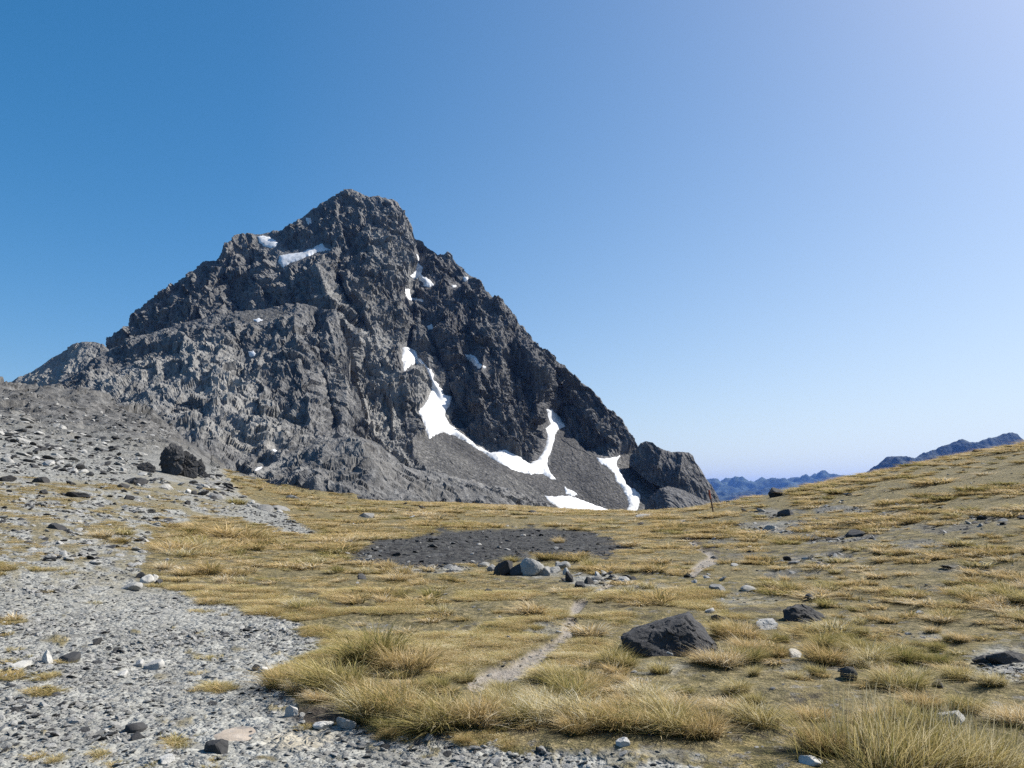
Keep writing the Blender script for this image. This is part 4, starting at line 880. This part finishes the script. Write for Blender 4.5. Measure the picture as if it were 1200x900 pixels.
# hand-placed tussocks: foot pixel, height px, width factor, label
HT = [
 ((1030, 895), 88, 1.0, 'stalk', 'biggest foreground tussock with long seed stalks at the lower right'),
 ((1125, 900), 64, 1.0, 'stalk', 'ragged pale tussock at the bottom right corner beside the biggest one'),
 ((965, 885), 46, .9, 'big', 'low tussock on the left flank of the biggest foreground tussock'),
 ((432, 775), 56, 1.2, 'big', 'tall golden-green tussock at the top left of the tussock bank'),
 ((478, 786), 44, 1.2, 'big', 'golden tussock just right of the tall golden-green one'),
 ((398, 812), 48, 1.3, 'big', 'bleached whitish tussock bending over the gravel'),
 ((356, 806), 26, 1.3, 'big', 'short yellowish tussock at the gravel edge left of the bleached one'),
 ((435, 840), 50, 1.2, 'big', 'orange-tipped tussock above the pointed grey stone'),
 ((470, 842), 54, 1.1, 'big', 'dark-based green tussock in the front row, second from the left'),
 ((512, 846), 48, 1.2, 'big', 'dense straw tussock in the front row, third from the left'),
 ((556, 850), 48, 1.1, 'big', 'straw and green tussock in the middle of the front row'),
 ((600, 846), 44, 1.2, 'big', 'pale tussock of the front row below the path end'),
 ((640, 846), 44, 1.2, 'big', 'pale tussock of the front row right of the path end'),
 ((690, 850), 46, 1.3, 'big', 'grey-green tussock of the front row below the big wedge boulder'),
 ((738, 856), 44, 1.3, 'big', 'grey-green tussock of the front row beneath the boulder, farther right'),
 ((780, 858), 46, 1.2, 'big', 'green tussock at the right end of the front row'),
 ((822, 862), 40, 1.2, 'big', 'last low tussock at the right end of the front row'),
 ((672, 800), 32, 1.0, 'big', 'green spiky tussock right of the path end'),
 ((588, 815), 22, 1.2, 'big', 'yellow tussock covering the near end of the path'),
 ((690, 748), 24, 1.4, 'mid', 'golden tussock on the right edge of the path bend'),
 ((740, 700), 20, 1.5, 'mid', 'golden tussock beyond the path, above the big wedge boulder'),
 ((773, 708), 24, 1.6, 'mid', 'wide golden tussock directly behind the big wedge boulder'),
 ((625, 720), 22, 1.3, 'mid', 'golden tussock left of the path bend'),
 ((520, 722), 18, 1.2, 'mid', 'dark-based small tussock in the left meadow'),
 ((450, 710), 18, 1.2, 'mid', 'small round tussock in the left meadow below the dark flat'),
 ((643, 656), 14, 1.8, 'mid', 'yellow tussock at the right end of the dark stony flat'),
 ((600, 656), 10, 1.6, 'mid', 'small yellow tussock behind the rock pile'),
 ((656, 636), 11, 1.1, 'mid', 'solitary green tussock on the dark stony flat'),
 ((205, 648), 24, 1.9, 'mid', 'wide brown tussock on the gravel slope, left of a pair'),
 ((232, 645), 22, 1.8, 'mid', 'brown tussock in the middle of the pair on the gravel slope'),
 ((270, 632), 26, 1.9, 'mid', 'large brown tussock on the gravel slope, right of a pair'),
 ((295, 636), 18, 1.7, 'mid', 'brown tussock on the right flank of the large brown one'),
 ((215, 655), 14, 2.0, 'mid', 'low straw tussock below the wide brown one'),
 ((118, 632), 14, 1.6, 'mid', 'small straw tussock alone on the stony slope, left one'),
 ((140, 636), 12, 1.6, 'mid', 'small straw tussock alone on the stony slope, right one'),
 ((278, 592), 12, 1.8, 'mid', 'dark gold tussock at the top of the stony slope by the meadow'),
 ((1055, 808), 34, 1.4, 'big', 'brown fine tussock in the middle of the right meadow'),
 ((1132, 838), 28, 1.2, 'big', 'orange-brown tussock just above the flat white stone'),
 ((1085, 832), 26, 1.5, 'big', 'golden tussock above the biggest foreground tussock'),
 ((860, 812), 22, 1.5, 'big', 'rusty tussock in the meadow right below the big wedge boulder'),
 ((826, 778), 22, 1.3, 'mid', 'golden tussock against the right end of the big wedge boulder'),
 ((775, 790), 18, 1.3, 'mid', 'straw tussock in front of the big wedge boulder'),
 ((720, 790), 20, 1.3, 'mid', 'small golden tussock left in front of the big wedge boulder'),
 ((1040, 697), 14, 1.5, 'mid', 'round tussock with pale tips in the middle of the right meadow'),
 ((1135, 697), 15, 1.5, 'mid', 'round tussock with a dark base in the right meadow, rightmost of two'),
 ((950, 745), 16, 2.2, 'mid', 'wide golden tussock below the low dark boulder'),
]
HT = [(f, h * (1.0 if kd != 'stalk' else 1.0), w, kd, lb) for f, h, w, kd, lb in HT]
vi = 0
for f, h, w, kd, lb in HT:
    x, y = ground_at(*f); z, _m = HM(x, y); s = h * 1.02 * float(y[0]) / 900; w = w * .9; vi += 1
    me = STALK if kd == 'stalk' else BIG[vi % 6] if kd == 'big' else BIGM[vi % 6]
    link('grass_tussock', me, label=lb, cat='tussock', group='grass tussocks', loc=(x[0], y[0] , z[0]), rot=(0, 0, rng.uniform(-.6, .6)), scale=(s * w, s * w * .8, s))

STALK.materials[0] = M_GREEN
USED.append((372, 838, 54, 6))
def tussock_pts():
    out = []
    for (n, lo, hi, hmin, hmax, sd, dn) in ((3200, 4.9, 12, .06, .27, 11, .9), (8000, 12, 30, .09, .32, 12, .8), (20000, 30, 100, .15, .44, 13, .8)):
        x, y = scatter(n, lo, hi, .8, 2.0, sd); z, m = HM(x, y); r_ = np.random.default_rng(sd + 9)
        cl = fbm(x * .35, y * .35, oct=3, seed=101); cl2 = fbm(x * .08, y * .08, oct=2, seed=103)
        d = (1 - m['gravel']) * (1 - m['peat']) * (1 - m['clr']) * (1 - m['soil']) * (1 - .7 * m['moss']) * dn
        d = d * sstep(-.25, .3, cl + cl2 * .5)
        d = np.where((m['gravel0'] > .4), d * .12, d)
        left = sstep(420, 300, m['px']) * 0
        front = (m['py'] > 862) ; d = d * np.where(front, .15, 1)
        d = d * np.where((m['px'] > 850) & (m['py'] > 700), .8, 1)
        k = (r_.uniform(0, 1, n) < d) & (m['py'] > 500)
        px, py = m['px'], m['py']
        for (cx, cy, a, b) in USED: k &= np.hypot((px - cx) / a, (py - cy - 5) / (b + 9)) > 1
        h = hmin + (hmax - hmin) * r_.uniform(0, 1, n) ** 2.2 * (.6 + .6 * sstep(-.2, .4, cl))
        out.append(np.stack([x, y, z, h, px, py], -1)[k])
    return np.concatenate(out)
TP = tussock_pts(); print('tussocks', len(TP))
ang = TP[:, 3] / TP[:, 1]; order = np.argsort(-ang); nT = 230
r_ = np.random.default_rng(5)
for i in order[:nT]:
    x, y, z, h, px, py = TP[i]
    place = 'in the near meadow right of the big wedge boulder' if px > 850 and y < 16 else 'in the near meadow around the path' if y < 12 else 'on the grassy hill at right' if px > 850 else 'in the middle of the meadow below the mountain'
    me = BIG[i % 6] if y < 9 else BIGM[i % 6]; w = r_.uniform(.8, 1.35)
    link('grass_tussock', me, label='straw-coloured tussock %s' % place, cat='tussock', group='tussocks %s' % place, loc=(x, y, z), rot=(0, 0, r_.uniform(-.7, .7)), scale=(h * w, h * w * .85, h))
G = TP[order[nT:]]; n = len(G); w = r_.uniform(1.1, 2.6, n) * np.where(G[:, 1] > 25, 1.25, 1)
instancer('tussock_grass', G[:, :3], np.stack([0 * w, 0 * w, r_.uniform(-.7, .7, n)], -1), np.stack([G[:, 3] * w, G[:, 3] * w * .8, G[:, 3]], -1), r_.integers(0, 5, n), MIDT, label='straw tussock grass too far off to count', cat='grass')
# short grass between the tussocks
C = []
for (n, lo, hi, hm, sd, base, pw) in ((95000, 4.2, 13, .045, 21, 0, 1.4), (34000, 13, 38, .045, 22, 5, 1.6), (32000, 38, 105, .07, 23, 5, 1.8)):
    x, y = scatter(n, lo, hi, .8, pw, sd); z, m = HM(x, y); r_ = np.random.default_rng(sd)
    d = (1 - m['gravel'] ** .7) * (1 - m['peat']) * (1 - m['clr'] * .9) * (1 - m['soil']) * .95 * (1 - .25 * m['moss'])
    d = np.where(m['gravel0'] > .4, d * .6, d)
    cl = fbm(x * .9, y * .9, oct=3, seed=111); d = d * (.16 + .86 * sstep(-.25, .28, cl)) * np.where(m['px'] > 840, .72, 1)
    k = (r_.uniform(0, 1, n) < d) & (m['py'] > 500) & clear(m['px'], m['py'])
    h = hm * r_.uniform(.5, 1.6, n) * (1 + .4 * m['tf'])
    ii = r_.integers(0, 5, n) + base
    ws = r_.uniform(1.0, 2.0, n) * (1.2 if base == 0 else 1.3)
    C.append(np.stack([x, y, z, h, ws, ii], -1)[k])
C = np.concatenate(C); n = len(C); print('carpet', n)
r_ = np.random.default_rng(8)
instancer('grass', C[:, :3], np.stack([np.zeros(n), np.zeros(n), r_.uniform(-1, 1, n)], -1), np.stack([C[:, 3] * C[:, 4], C[:, 3] * C[:, 4], C[:, 3]], -1), C[:, 5].astype(int), CARN + CARF, label='short dry grass covering the meadow and hillside', cat='grass')
print('grass', time.time() - T0)

# ------------------------------------------------------------------ trail marker pole
def tube(name, p0, p1, r0, r1, mat, parent, seg=10):
    p0, p1 = Vector(p0), Vector(p1); bm = bmesh.new()
    bmesh.ops.create_cone(bm, cap_ends=True, segments=seg, radius1=r0, radius2=r1, depth=(p1 - p0).length)
    q = (p1 - p0).to_track_quat('Z', 'Y').to_matrix().to_4x4(); q.translation = (p0 + p1) / 2
    bmesh.ops.transform(bm, matrix=q, verts=bm.verts); me = bpy.data.meshes.new(name); bm.to_mesh(me); bm.free(); me.materials.append(mat)
    return link(name, me, parent)
x, y = ground_at(836, 600); z, _m = HM(x, y); print('pole', x, y, z)
s = float(y[0]) / 900
pole = link('marker_pole', None, label='thin rusty trail marker pole on the grassy crest beside the mountain foot', cat='marker pole', loc=(x[0], y[0], z[0]))
tube('post', (0, 0, -.1), (-4 * s, 0, 24 * s), .9 * s, .8 * s, mat_plain('rusty_steel', (.10, .055, .04)), pole)
tube('marker_sleeve', (-3.0 * s, -.01, 15 * s), (-4.2 * s, -.01, 25 * s), 1.15 * s, 1.1 * s, mat_plain('faded_orange_paint', (.36, .09, .05)), pole)
print('done', time.time() - T0)
